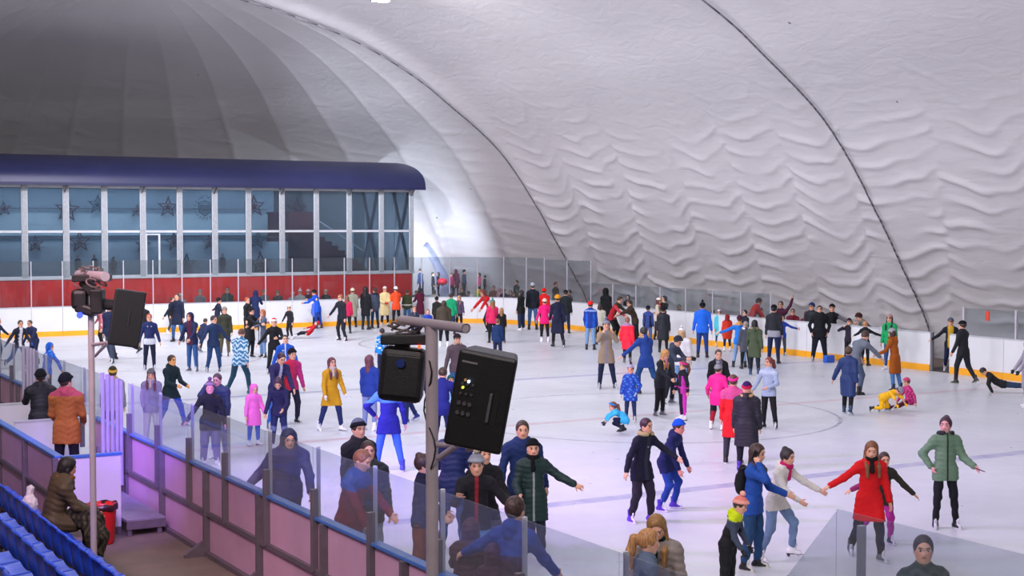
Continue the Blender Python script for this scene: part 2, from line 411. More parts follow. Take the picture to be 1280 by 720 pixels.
    for s in (-1, 1):
        F.ell(hc-hup*.006*S+hr*s*.0445*S-hf*.004*S, HR, (.006*S, .012*S, .018*S), .004*S)     # ears
        if near: F.ell(hc+hup*.004*S+hr*s*.0185*S+hf*.0545*S, HR, (.011*S, .006*S, .006*S), .008*S, '-')
    if near: F.cap(hc+hup*.016*S+hr*.022*S+hf*.046*S, hc+hup*.016*S-hr*.022*S+hf*.046*S, .006*S, None, .008*S)
    if near: F.ell(hc-hup*.031*S+hf*.05*S, HR, (.014*S, .006*S, .005*S), .006*S)
    vs, fs = F.build()
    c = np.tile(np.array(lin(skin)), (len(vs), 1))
    q = (vs-hc)@HR.T/S
    # faces: cheeks, lips, eyes, brows
    def blob(cx, cy, cz, rx, ry, rz_): return ((q[:, 0]-cx)/rx)**2+((q[:, 1]-cy)/ry)**2+((q[:, 2]-cz)/rz_)**2 < 1
    ex = max(0, vox/S*(.12 if near else .25))
    sk = np.array(lin(skin))
    c[blob(0, .05, -.031, .014+ex*.5, .02, .0055+ex*.5)] = sk*(.72, .42, .42)
    for s in (-1, 1):
        c[blob(s*.028, .04, -.016, .012, .02, .012)] = sk*(1.0, .82, .8)
        c[blob(s*.0185, .047, .004, .0095+ex, .02, .0048+ex)] = lin('#e6ded8') if near and vox < .011 else sk*.3
        if near: c[blob(s*.0185, .05, .004, .0048+ex*.6, .02, .005+ex*.4)] = lin('#2a1d18')
        c[blob(s*.019, .048, .0175, .013+ex, .02, .003+ex*.6)] = np.array(lin(hair[1] if hair else '#3a2a20'))*.8
    if glove:
        for n in 'lr':
            c[np.linalg.norm(vs-(J[n+'w']+J[n+'hd']*.05*h), axis=1) < .06*h] = lin(glove)
    link('body', meshfrom('body', vs, fs, c, M_SKIN), root)
    # --- trousers
    F = Field(max(vox, .011)); tw = tw_
    F.cap(J['pel']+V(0, 0, .02)*h, (J['lh']+J['rh'])/2-V(0, 0, .01)*h, .076*h*w, .078*h*w, .03*h, (cf, 1.25))
    for n in 'lr':
        F.cap(J[n+'h'], J[n+'k'], .057*h*w*tw, .041*h*tw, .02*h); 
        e_ = J[n+'k']+(J[n+'n']-J[n+'k'])*(.86 if not shoe else .97)
        F.cap(J[n+'k'], e_, .04*h*tw, .031*h*tw*flare, .015*h)
    ph = sum(map(ord, label)) % 97
    def wr(f, G, a=.0035*h, kz=150/h):
        X = G[0][:, None, None]; Y = G[1][None, :, None]; Z = G[2][None, None, :]
        return f+a*(np.sin(Z*kz*.36+3*np.sin(X*22+ph)+2*np.sin(Y*19))).astype(np.float32)
    if near: F.warp = wr
    vs, fs = F.build(); c = np.tile(np.array(lin(t)), (len(vs), 1))
    for kind, *a in tp:
        cc = lin(a[0])
        if kind == 'stripe': c[(np.abs(vs[:, 0]) > .085*h) | ((np.abs(vs[:, 0]) > .07*h) & (np.abs(vs[:, 1]-J['pel'][1]) < .02*h))] = cc
        if kind == 'low': c[vs[:, 2] < a[1]*h] = cc
        if kind == 'one': c[vs[:, 0] > 0] = cc
        if kind == 'knee':
            for n in 'lr': c[np.linalg.norm(vs-J[n+'k'], axis=1) < .05*h] = cc
    link('trousers', meshfrom('trousers', vs, fs, c, M_CLOTH), root)
    # --- jacket
    F = Field(max(vox, .011)); p = .010*h*puff
    F.cap(J['pel'], J['waist'], .079*h*w+p, .077*h*w+p, .04*h, (cf, 1.3)); F.cap(J['waist'], J['neck']-cu*.055*h, .079*h*w+p, .084*h*w*sw+p, .04*h, (cf, 1.35))
    F.cap(J['ls']-cu*.012*h, J['rs']-cu*.012*h, .036*h+p*.6, None, .045*h)
    for n in 'lr': F.cap(J['neck']-cu*.014*h, J[n+'s']*.85+J['neck']*.15+cu*.006*h, .034*h+p*.4, .026*h+p*.4, .04*h)
    F.cap(J['neck']-cu*.01*h, J['neck']+nrm(cu+hup)*(.016+(.02 if collar else 0))*h, .044*h, .04*h, .02*h)
    ld = nrm((J['lk']+J['rk'])/2-J['pel']) if pose not in ('sit', 'crouch') else V(0, .3, -1)
    ld = nrm(ld*.6+V(0, 0, -.4)) if not P.get('rx') else nrm((J['lk']+J['rk'])/2-J['pel'])
    hem = J['pel']+ld*jl*h
    fl = .012*h if jl > .12 else 0
    F.cap(J['pel'], hem+ld*.09*h, .08*h*w+p, .086*h*w+p+fl, .03*h, (cf, 1.22)); F.half(hem, ld)
    for n in 'lr': F.cap(J[n+'h'], J[n+'h']+(J[n+'k']-J[n+'h'])*min(1, jl*4.1+.1), .062*h*w*max(1, tw_)+p, (.058 if jl > .12 else .052)*h*w*max(1, tw_)+p, .03*h)
    for n in 'lr':
        F.cap(J[n+'s'], J[n+'e'], .036*h+p*.7, .031*h+p*.7, .035*h); F.cap(J[n+'e'], J[n+'w']-J[n+'hd']*.008*h, .032*h+p*.8, .0265*h+p*.5, .014*h)
    if hood == 'down' or hood == 'fur' :
        b0 = J['neck']-cf*.035*h+cu*.012*h
        for s in (-1, 1): F.cap(b0-cf*.02*h-cu*.012*h, J['neck']+cr*s*.046*h+cf*.005*h+cu*.01*h, .034*h, .02*h, .02*h)
        F.cap(b0-cf*.018*h, b0-cf*.035*h-cu*.05*h, .036*h, .024*h, .02*h, (cf, 1.5))
    if hood == 'up':
        F.ell(hc+hup*.012*S-hf*.008*S, HR, (.058*S, .066*S, .066*S), .02*S); F.cap(J['neck'], hc-hup*.03*S-hf*.01*S, .05*h, .055*S, .03*h)
        F.ell(hc-hup*.008*S+hf*.075*S, HR, (.04*S, .06*S, .056*S), .01*S, '-')
    if near or dist < 40:
        am = (.0017+.0005*min(puff, 1.2))*h*(1 if near else .8)
        qz = 2*math.pi/((.042 if puff else .05)*h)
        def wj(f, G):
            X = G[0][:, None, None]-J['waist'][0]; Y = G[1][None, :, None]-J['waist'][1]; Z = G[2][None, None, :]-J['waist'][2]
            Q = X*cu[0]+Y*cu[1]+Z*cu[2]
            return f+(am*(np.sin(Q*qz+(1.0 if puff else 2.2)*np.sin(X*23+ph)+(.9 if puff else 2)*np.sin(Y*17+ph)))).astype(np.float32)
        F.warp = wj
    vs, fs = F.build(); c = np.tile(np.array(lin(j)), (len(vs), 1))
    qq = (vs-J['waist'])@np.array([cr, cf, cu]).T/h
    def dseg(a, b):
        ab = b-a; tt = np.clip(((vs-a)@ab)/(ab@ab), 0, 1); return np.linalg.norm(vs-a-tt[:, None]*ab, axis=1)
    arm = np.minimum(np.minimum(dseg(J['ls'], J['le']), dseg(J['le'], J['lw'])), np.minimum(dseg(J['rs'], J['re']), dseg(J['re'], J['rw']))) < (.043*h+p)
    arm &= (np.abs(qq[:, 0]) > .09*sw)|(dseg(J['le'], J['lw']) < .04*h)|(dseg(J['re'], J['rw']) < .04*h)
    hd_ = np.linalg.norm(vs-hc, axis=1) < .085*S
    for kind, *a in jp:
        cc = lin(a[0])
        if kind == 'open': c[(np.abs(qq[:, 0]) < (a[1] if len(a) > 1 else .028)) & (qq[:, 1] > .02) & ~arm] = cc
        elif kind == 'sleeve': c[arm] = cc
        elif kind == 'rsleeve': c[arm & (qq[:, 0] > 0)] = cc
        elif kind == 'lsleeve': c[arm & (qq[:, 0] < 0)] = cc
        elif kind == 'yoke': c[(qq[:, 2] > (a[1] if len(a) > 1 else .11)) & ~(arm & (len(a) > 2))] = cc
        elif kind == 'low': c[(qq[:, 2] < a[1]) & ~arm] = cc
        elif kind == 'zip': c[(np.abs(qq[:, 0]) < .006+.3*vox/h) & (qq[:, 1] > .03) & ~arm] = cc
        elif kind == 'side': c[(np.abs(qq[:, 0]) > .055) & ~arm & (qq[:, 2] < .12)] = cc
        elif kind == 'hood': c[hd_ | ((qq[:, 1] < -.02) & (qq[:, 2] > .175) & ~arm)] = cc
        elif kind == 'inner': c[hd_ & (((vs-hc)@hf) > .01*S) & (((vs-hc)@hf) < .035*S)] = cc
        elif kind == 'band': c[(np.abs(qq[:, 2]-a[1]) < a[2])] = cc
        elif kind == 'logo': c[(np.abs(qq[:, 0]-a[1]) < a[3]) & (np.abs(qq[:, 2]-a[2]) < a[3]*.7) & (qq[:, 1] > .03) & ~arm] = cc
        elif kind == 'camo':
            z = np.sin(vs[:, 2]*95/h+1.6*np.sin(vs[:, 0]*38+1)+1.2*np.sin(vs[:, 1]*40+vs[:, 2]*9)); c[z > .15] = cc
            if len(a) > 1: c[z < -.75] = lin(a[1])
        elif kind == 'dots':
            z = np.sin(vs[:, 2]*70/h+1)*np.sin(vs[:, 0]*60/h+vs[:, 1]*40+2*np.sin(vs[:, 2]*20)); c[z > .55] = cc
        elif kind == 'fade': 
            tt = np.clip((qq[:, 0]+.12)/.24, 0, 1)[:, None]; c = c*(1-tt)+np.array(cc)*tt
    link('jacket', meshfrom('jacket', vs, fs, c, M_PUFF if puff else M_CLOTH), root)
    if fur or hood == 'fur':
        F = Field(max(vox, .012)); fc = fur or '#b59a78'
        if hood == 'up':
            for i in range(10):
                a0, a1 = [2*math.pi*(i+k_)/10 for k_ in (0, 1)]
                f_ = lambda a_: hc-hup*.004*S+hf*.03*S+hr*math.cos(a_)*.046*S+hup*math.sin(a_)*.058*S
                F.cap(f_(a0), f_(a1), .014*S, None, .006*S)
        else:
            f_ = lambda a_: J['neck']+cu*.02*h+cr*math.sin(a_)*.058*h-cf*(math.cos(a_)*.06*h-.005*h)-cu*(.014*h*math.cos(a_))
            for i in range(-6, 6): F.cap(f_(i*.42), f_((i+1)*.42), .026*h*(1-abs(i)/16), None, .01*h)
        def wf(f, G): return f+(.004*np.sin(G[0][:, None, None]*130)*np.sin(G[1][None, :, None]*140)*np.sin(G[2][None, None, :]*125)).astype(np.float32)
        F.warp = wf
        vs, fs = F.build(); o = link('fur_trim', meshfrom('fur_trim', vs, fs, np.tile(lin(fc), (len(vs), 1)), M_KNIT), root)
    if scarf:
        F = Field(max(vox, .012)); f_ = lambda a_: J['neck']+cu*.026*h+cr*math.sin(a_)*.042*h+cf*math.cos(a_)*.045*h
        for i in range(8): F.cap(f_(i*math.pi/4), f_((i+1)*math.pi/4), .019*h, None, .008*h)
        F.cap(f_(.2), f_(.2)-cu*.1*h+cf*.03*h, .02*h, .022*h, .01*h, (cf, 1.8))
        vs, fs = F.build(); link('scarf', meshfrom('scarf', vs, fs, np.tile(lin(scarf), (len(vs), 1)), M_KNIT), root)
    # --- hair
    if hair and hood != 'up':
        st, hc_ = hair; F = Field(max(vox*.9, .0095))
        g = .0045*S if st == 'crop' else .006*S if st == 'short' else .009*S
        F.ell(hc+hup*.014*S-hf*.007*S, HR, (.0445*S+g, .0545*S+g, .055*S+g), .01*S)
        F.ell(hc-hup*.008*S+hf*.063*S, HR, (.047*S, .05*S, .058*S), .006*S, '-')
        if st in ('short', 'crop', 'pony', 'bun'): F.ell(hc-hup*.06*S+hf*.02*S, HR, (.07*S, .055*S, .045*S), .006*S, '-'); F.ell(hc-hup*.085*S-hf*.02*S, HR, (.07*S, .07*S, .045*S), .006*S, '-')
        if st in ('long', 'bob'):
            L = .15 if st == 'long' else .07
            bk = J['neck']-cf*.04*h
            F.cap(hc-hf*.03*S, bk-cu*(L-.1)*h, .046*S, .04*S, .03*S, (hf, 1.5))
            for s in (-1, 1):
                p1 = hc+hr*s*.043*S-hup*.02*S-hf*.002*S; p2 = J['neck']+cr*s*.05*h+cf*.01*h
                F.cap(p1, p2, .016*S, .019*S, .015*S); F.cap(p2, p2-cu*.04*h+cf*.05*h, .019*S, .018*S, .012*S); F.cap(p2-cu*.04*h+cf*.05*h, p2-cu*(L-.03)*h+cf*.068*h, .018*S, .012*S, .012*S)
        if st == 'pony':
            b0 = hc+hup*.015*S-hf*.065*S; F.cap(b0+hf*.02*S, b0-hf*.022*S, .017*S, .02*S, .01*S); F.cap(b0-hf*.022*S, b0-hf*.034*S-hup*.08*S, .024*S, .028*S, .012*S); F.cap(b0-hf*.034*S-hup*.08*S, b0-hf*.02*S-hup*.17*S, .027*S, .012*S, .012*S)
        if st == 'bun': F.ell(hc+hup*.062*S-hf*.035*S, HR, (.026*S, .026*S, .024*S), .008*S)
        vs, fs = F.build()
        if len(vs): link('hair', meshfrom('hair', vs, fs, np.tile(lin(hc_), (len(vs), 1)), M_HAIR), root)
    # --- hat
    if hat:
        kind, hcol = hat[0], hat[1]; F = Field(max(vox*.9, .0095))
        tl = -12
        cu_ = rotm(hr, -tl) @ hup; cfw = np.cross(cu_, hr); HC_ = np.array([hr, cfw, cu_])
        b0 = hc+hup*.012*S-hf*.004*S
        if kind in ('beanie', 'pompom', 'band'):
            F.ell(b0+hup*.006*S, HR, (.056*S, .066*S, .064*S+.006*S*(kind == 'beanie')), .01*S)
            F.half(b0+hup*.006*S+hf*.0*S, -(hup*.93-hf*-.0+hf*-.28))
            for i in range(12):
                a0, a1 = [2*math.pi*(i+k_)/12 for k_ in (0, 1)]
                f_ = lambda a_: b0+hr*math.cos(a_)*.0495*S+hf*math.sin(a_)*.0595*S+hup*(.016+.016*math.sin(a_))*S
                F.cap(f_(a0), f_(a1), .011*S, None, .004*S)
            if kind == 'band': F.post.append((b0+hup*.034*S, nrm(hup-hf*.28)))
            else: F.half(b0+hup*-.012*S, -nrm(hup-hf*.28))
        elif kind == 'cap':
            F.ell(b0+hup*.006*S, HR, (.058*S, .067*S, .064*S), .006*S); F.half(b0+hup*.012*S, -hup)
            F.cap(b0+hup*.02*S+hf*.05*S, b0+hup*.014*S+hf*.09*S, .034*S, .026*S, .006*S, (hup, 6.0))
        vs, fs = F.build(); c = np.tile(np.array(lin(hcol)), (len(vs), 1)); qh = (vs-b0)@HR.T/S
        if len(hat) > 2: c[(qh[:, 2] < .04+.27*qh[:, 1])] = lin(hat[2])
        o = link({'cap': 'cap', 'band': 'headband'}.get(kind, 'hat'), meshfrom('hat', vs, fs, c, M_KNIT), root)
        if kind == 'pompom':
            F = Field(max(vox, .012)); F.ell(b0+hup*.088*S-hf*.01*S, HR, (.026*S, .026*S, .024*S), .005)
            vs, fs = F.build(); link('pompom', meshfrom('pompom', vs, fs, np.tile(lin(hat[3] if len(hat) > 3 else hcol), (len(vs), 1)), M_KNIT), o)
    # --- skates or shoes
    bt = boot or ('shoe', '#1b1a1c', '#3a3a3c')
    me, bl = boot_mesh(*bt)
    sc = H*FS*(1.06 if ch > .3 else 1)
    for n in 'lr':
        o = link('shoe' if shoe else 'skate', me, root)
        f_, u_ = J[n+'ff'], J[n+'fu']; r_ = np.cross(f_, u_)
        from mathutils import Matrix
        M = Matrix([[r_[i]*sc, f_[i]*sc, u_[i]*sc, J[n+'n'][i]] for i in range(3)]+[[0, 0, 0, 1]])
        o.matrix_local = M
        if bl: link('blade', bl, o)
    root['_d'] = dist; del root['_d']
    PEOPLE.append((root, J, H))
    def world(p): 
        c_, s_ = math.cos(rz), math.sin(rz); return V(base[0]+p[0]*c_-p[1]*s_, base[1]+p[0]*s_+p[1]*c_, base[2]+p[2])
    return root, J, world, H
# ================================================================== the setting
WN, WF, LE, LN, RC = 6.35, 33.75, 60.8, -2.0, 5.0       # near boards, far boards, end boards, near end, corner radius
# ---- ice with its painted lines (procedural)
def ice_material():
    m, nt, b = newmat('rink_ice'); L = nt.links
    tc = N(nt, 'ShaderNodeTexCoord'); sp = N(nt, 'ShaderNodeSeparateXYZ'); L.new(tc.outputs['Object'], sp.inputs[0])
    def M(op, a, b_=None, c=None):
        n = N(nt, 'ShaderNodeMath', operation=op)
        for i, v in enumerate((a, b_, c)):
            if v is None: continue
            if isinstance(v, (int, float)): n.inputs[i].default_value = v
            else: L.new(v, n.inputs[i])
        return n.outputs[0]
    X, Y = sp.outputs[0], sp.outputs[1]
    nz = N(nt, 'ShaderNodeTexNoise'); nz.inputs['Scale'].default_value = 2.5; nz.inputs['Detail'].default_value = 6; L.new(tc.outputs['Object'], nz.inputs['Vector'])
    worn = M('MULTIPLY_ADD', nz.outputs['Fac'], 1.2, .05)
    def band(v, c, hw, soft=.02):      # 1 inside
        d = M('ABSOLUTE', M('SUBTRACT', v, c)); return M('SUBTRACT', 1.0, M('SMOOTH_MIN', 1.0, M('MAXIMUM', 0.0, M('DIVIDE', M('SUBTRACT', d, hw), soft)), 0.0))
    def ring(cx, cy, r, hw): 
        dx = M('SUBTRACT', X, cx); dy = M('SUBTRACT', Y, cy)
        return band(M('SQRT', M('ADD', M('MULTIPLY', dx, dx), M('MULTIPLY', dy, dy))), r, hw)
    base = N(nt, 'ShaderNodeValToRGB'); n2 = N(nt, 'ShaderNodeTexNoise'); n2.inputs['Scale'].default_value = .35; n2.inputs['Detail'].default_value = 7; n2.inputs['Roughness'].default_value = .65
    L.new(tc.outputs['Object'], n2.inputs['Vector']); L.new(n2.outputs['Fac'], base.inputs['Fac'])
    base.color_ramp.elements[0].position = .3; base.color_ramp.elements[0].color = lin('#c6c9cf')+(1,)
    base.color_ramp.elements[1].position = .72; base.color_ramp.elements[1].color = lin('#d9dce2')+(1,)
    col = base.outputs['Color']
    def over(col, mask, c, a):
        mx = N(nt, 'ShaderNodeMix', data_type='RGBA'); L.new(M('MULTIPLY', mask, M('MULTIPLY', worn, a)), mx.inputs[0]); L.new(col, mx.inputs[6]); mx.inputs[7].default_value = lin(c)+(1,); return mx.outputs[2]
    for l in (20.0, 36.9): col = over(col, band(Y, l, .15, .05), '#5f63a8', .62)
    col = over(col, band(Y, 28.45, .12, .05), '#c05a6a', .42)
    for l in (55.6,): col = over(col, band(Y, l, .05, .03), '#c05a6a', .4)
    for cx, cy, c in ((20.05, 28.45, '#51536e'), (13.3, 49.3, '#6e5158'), (26.8, 49.3, '#6e5158'), (13.3, 8, '#6e5158'), (26.8, 8, '#6e5158')): col = over(col, ring(cx, cy, 4.5, .035), c, .75)
    # skate tracks: long thin scratches
    for k, (ang, sc) in enumerate(((.5, 5.), (1.3, 4.), (-.4, 6.))):
        mp = N(nt, 'ShaderNodeMapping'); mp.inputs['Rotation'].default_value = (0, 0, ang); mp.inputs['Scale'].default_value = (sc, .22, 1)
        L.new(tc.outputs['Object'], mp.inputs['Vector']); w = N(nt, 'ShaderNodeTexNoise'); w.inputs['Scale'].default_value = 1.6; w.inputs['Detail'].default_value = 8; w.inputs['Roughness'].default_value = .75; w.inputs['Distortion'].default_value = .4
        L.new(mp.outputs[0], w.inputs['Vector']); msk = M('MULTIPLY', M('MINIMUM', 1.0, M('MAXIMUM', 0.0, M('MULTIPLY', M('SUBTRACT', w.outputs['Fac'], .53), 5.0))), .28)
        col = over(col, msk, '#aab4c2', .6)
    L.new(col, b.inputs['Base Color'])
    rr = N(nt, 'ShaderNodeMapRange'); L.new(nz.outputs['Fac'], rr.inputs[0]); rr.inputs[3].default_value = .18; rr.inputs[4].default_value = .5; L.new(rr.outputs[0], b.inputs['Roughness'])
    b.inputs['Specular IOR Level'].default_value = .45
    bp = N(nt, 'ShaderNodeBump'); bp.inputs['Strength'].default_value = .08; bp.inputs['Distance'].default_value = .01; L.new(w.outputs['Fac'], bp.inputs['Height']); L.new(bp.outputs['Normal'], b.inputs['Normal'])
    return m
def rounded(inset=0.0, n=10):           # outline of the rink at the far end: near side -> end -> far side
    r = RC+inset; P = []
    cx0, cx1, cy = WN+RC, WF-RC, LE-RC
    P.append((WN-inset, LN))
    for i in range(n+1): a = math.pi-math.pi/2*i/n; P.append((cx0+r*math.cos(a), cy+r*math.sin(a)))
    for i in range(n+1): a = math.pi/2-math.pi/2*i/n; P.append((cx1+r*math.cos(a), cy+r*math.sin(a)))
    P.append((WF+inset, LN)); return P
b = MB(); o_ = rounded(); n = len(o_)
b.poly([(x, y, 0) for x, y in o_]+[(x, y, -.12) for x, y in o_], [tuple(range(n))[::-1]]+[tuple(range(n, 2*n))]+[(i, (i+1) % n, n+(i+1) % n, n+i) for i in range(n)])
tag(b.build('floor', ice_material()), kind='structure')
M_CONC = mat('concrete', '#75665c', .85, 0, 1.2, .25, .3, 30)
b = MB(); b.bb(-16, 45, -12, 90, -.5, -.125); tag(b.build('floor', M_CONC), kind='structure')
b = MB(); b.bb(3.5, WN-.12, -12, 75, -.124, -.002); tag(b.build('floor', M_CONC), kind='structure')

# ---- the air dome: arch section measured off the two seams
_pw = [(21.3, -.6), (21.05, 1.3), (19.15, 4.56), (16.65, 7.9), (13.7, 10.2), (11.9, 11.4), (9.2, 12.7), (5.4, 13.75), (2.6, 14.25), (0, 14.4)]
_d = [0]
for a, c in zip(_pw[:-1], _pw[1:]): _d.append(_d[-1]+math.dist(a, c))
def _smooth(t):                          # Catmull-Rom by arc length
    t = np.asarray(t)*_d[-1]; d = np.array(_d); P = np.array(_pw+[(-2.6, 14.25)]); P = np.vstack([P[0]*2-P[1], P])
    i = np.clip(np.searchsorted(d, t, 'right')-1, 0, len(d)-2); u = (t-d[i])/(d[i+1]-d[i]); i = i+1
    p0, p1, p2, p3 = P[i-1], P[i], P[i+1], P[i+2]; u = u[..., None]
    return .5*((2*p1)+(-p0+p2)*u+(2*p0-5*p1+4*p2-p3)*u**2+(-p0+3*p1-3*p2+p3)*u**3)
DC, LC = 16.0, 57.3                      # dome axis, start of the rounded end
SEAMS = [14.6, 35.95, 57.3]
def vnoise(x, y):
    return (np.sin(x*1.7+2*np.sin(y*.9))+np.sin(y*2.1+1.7*np.sin(x*1.3+1))+np.sin((x+y)*1.1+4))/3
def grid_mesh(P, nm, material):
    a, c = P.shape[:2]; idx = np.arange(a*c).reshape(a, c)
    f = np.stack([idx[:-1, :-1], idx[1:, :-1], idx[1:, 1:], idx[:-1, 1:]], -1).reshape(-1, 4)
    return meshfrom(nm, P.reshape(-1, 3), f, None, material)
def dome_mat():
    m, nt, b = newmat('dome_membrane'); L = nt.links
    tc = N(nt, 'ShaderNodeTexCoord')
    n1 = N(nt, 'ShaderNodeTexNoise'); n1.inputs['Scale'].default_value = .25; n1.inputs['Detail'].default_value = 6; L.new(tc.outputs['Object'], n1.inputs['Vector'])
    cr = N(nt, 'ShaderNodeValToRGB'); cr.color_ramp.elements[0].color = lin('#bbb9ba')+(1,); cr.color_ramp.elements[1].color = lin('#cbc8ca')+(1,)
    L.new(n1.outputs['Fac'], cr.inputs['Fac'])
    # small dark specks of dirt
    vo = N(nt, 'ShaderNodeTexVoronoi'); vo.inputs['Scale'].default_value = .42; L.new(tc.outputs['Object'], vo.inputs['Vector'])
    lt = N(nt, 'ShaderNodeMath', operation='LESS_THAN'); lt.inputs[1].default_value = .022; L.new(vo.outputs['Distance'], lt.inputs[0])
    mx = N(nt, 'ShaderNodeMix', data_type='RGBA'); L.new(lt.outputs[0], mx.inputs[0]); L.new(cr.outputs['Color'], mx.inputs[6]); mx.inputs[7].default_value = lin('#6b6a6a')+(1,)
    L.new(mx.outputs[2], b.inputs['Base Color'])
    b.inputs['Roughness'].default_value = .42; b.inputs['Specular IOR Level'].default_value = .4
    mp = N(nt, 'ShaderNodeMapping'); mp.inputs['Scale'].default_value = (.8, .8, 3.2); L.new(tc.outputs['Object'], mp.inputs['Vector'])
    n2 = N(nt, 'ShaderNodeTexNoise'); n2.inputs['Scale'].default_value = 1.1; n2.inputs['Detail'].default_value = 5; n2.inputs['Distortion'].default_value = .8; L.new(mp.outputs[0], n2.inputs['Vector'])
    bp = N(nt, 'ShaderNodeBump'); bp.inputs['Strength'].default_value = .5; bp.inputs['Distance'].default_value = .06; L.new(n2.outputs['Fac'], bp.inputs['Height']); L.new(bp.outputs['Normal'], b.inputs['Normal'])
    return m
M_DOME = dome_mat()
# barrel part: u along the length, t along the arch
def barrel(t, l):
    p = _smooth(t); w, z = p[..., 0], p[..., 1]
    return w, z
def folds(l, z, t):
    """inward displacement of the slack lower cloth: swagged horizontal folds hung between the strips"""
    S = 3.5; sk = l+.42*z+.5*np.sin(l*.31); k = np.floor(sk/S); u = sk/S-k; rnd = np.sin(k*12.9898)*43758.5; rnd = rnd-np.floor(rnd)
    sag = (.3+.35*rnd)*np.sin(np.pi*np.clip(u, 0, 1)**.8)+.2*u+.12*vnoise(l*2.1, z*.4)
    ph = (z+sag+.25*rnd+.10*vnoise(l*.9, z*.7))/.60
    fr = ph-np.floor(ph); ridge = np.exp(-((fr-.5)/.16)**2)
    hm = np.clip((9.8-z+1.2*vnoise(l*.35, 2.))/3.5, 0, 1)*np.clip((z+1)/1.2, 0, 1)
    am = np.clip(.55+.75*vnoise(l*1.1+rnd*9, z*1.7), .05, 1.3)
    strip = np.exp(-(np.minimum(u, 1-u)/.05)**2)
    d = .085*ridge*hm*am+.05*strip*hm*np.clip((7-z)/5, 0, 1)
    # long pulled folds fanning up from the ground
    fan = np.sin((l*1.9+z*1.15)*2.1+1.5*np.sin(l*.6)); d += .07*np.clip((5.2-z)/4, 0, 1)*np.clip((l-40)/8, 0, 1)*np.maximum(fan, 0)**2
    return d
ls = np.concatenate([np.arange(-12, 14, 1.0), np.arange(14, LC+.01, .085)]); ls[-1] = LC
zt = np.concatenate([np.linspace(0, .52, 200), np.linspace(.53, 1, 40)])
LL, TT = np.meshgrid(ls, zt, indexing='ij'); w_, z_ = barrel(TT, LL)
dw = np.gradient(w_, axis=1); dz_ = np.gradient(z_, axis=1); nn = np.hypot(dw, dz_); nx, nz_ = -dz_/nn, dw/nn       # inward normal
pinch = sum(.22*np.exp(-((LL-s)/.9)**2) for s in SEAMS)*np.clip(z_/3, 0, 1)
bulge = -.12*np.cos((LL-SEAMS[0])/21.35*2*np.pi)
D = folds(LL, z_, TT)+pinch
right_side = np.stack([DC+w_+nx*D, LL, z_+nz_*D], -1)
ls2 = np.arange(-12, LC+.01, 1.065); ls2[-1] = LC; zt2 = np.linspace(0, 1, 60)
L2, T2 = np.meshgrid(ls2, zt2, indexing='ij'); w2, z2 = barrel(T2, L2)
left_side = np.stack([DC-w2, L2, z2], -1)[:, ::-1]
tag(link('ceiling', grid_mesh(right_side, 'ceiling', M_DOME)), kind='structure')
tag(link('ceiling', grid_mesh(left_side, 'ceiling', M_DOME)), kind='structure')
# rounded end: the same section turned about the axis, gore by gore
KD = 1.5
ph = np.linspace(0, math.pi, 361); tt = np.concatenate([np.linspace(0, .6, 150), np.linspace(.61, 1, 45)])
PH, T3 = np.meshgrid(ph, tt, indexing='ij'); p3 = _smooth(T3); r3, z3 = p3[..., 0].copy(), p3[..., 1].copy()
g = math.radians(10.0); u = PH/g-np.floor(PH/g)
seam_p = np.exp(-(np.minimum(u, 1-u)/.045)**2)
scal = np.sin(np.pi*u)
cr_ = np.maximum(np.sin(z3*9.5+1.4*vnoise(PH*9, z3*.8)*2+1.1*np.cos(np.pi*u)*2), 0)**3*np.clip((11-z3)/4, 0, 1)*(.4+.6*np.exp(-(np.minimum(u, 1-u)/.3)**2))
r3 = r3*(1+.012*scal-.005*seam_p)-.085*cr_*(.5+.5*vnoise(PH*14, z3*1.5))
r3 = np.maximum(r3, 0)
bend_ = np.where(PH < .05, 0, 1)
endcap = np.stack([DC+r3*np.cos(PH), LC+KD*r3*np.sin(PH), z3], -1)
tag(link('wall_end', grid_mesh(endcap[:, ::-1], 'wall_end', M_DOME)), kind='structure')
# seams: welded cable strips that follow the section
M_SEAM = mat('seam_strip', '#66646a', .6)
def strip_tube(pts, r, nm):
    b = MB(); b.path(pts, r, 6); return tag(b.build(nm, M_SEAM, smooth=True), kind='structure')
i = 0
for s in SEAMS:
    q = _smooth(np.linspace(0, 1, 60)); pts = [(DC+w-.25*(1 if z > 1 else .3)*min(1, z/3 if z > 0 else 0)*w/21-.02, s, z-.22*min(1, max(z, 0)/14)-.02) for w, z in q]
    a_ = int(np.argmin(np.abs(ls-s))); g_ = right_side[a_]; nv_ = np.stack([nx[a_], 0*nx[a_], nz_[a_]], -1); q_ = g_+nv_*.05; q_ = np.stack([np.convolve(np.pad(q_[:, c_], 6, 'edge'), np.ones(13)/13, 'valid') for c_ in range(3)], -1)+nv_*.03; pts = [tuple(v) for v in q_[::3]]
    i += 1; strip_tube(pts, .03, 'trim_%d' % i)
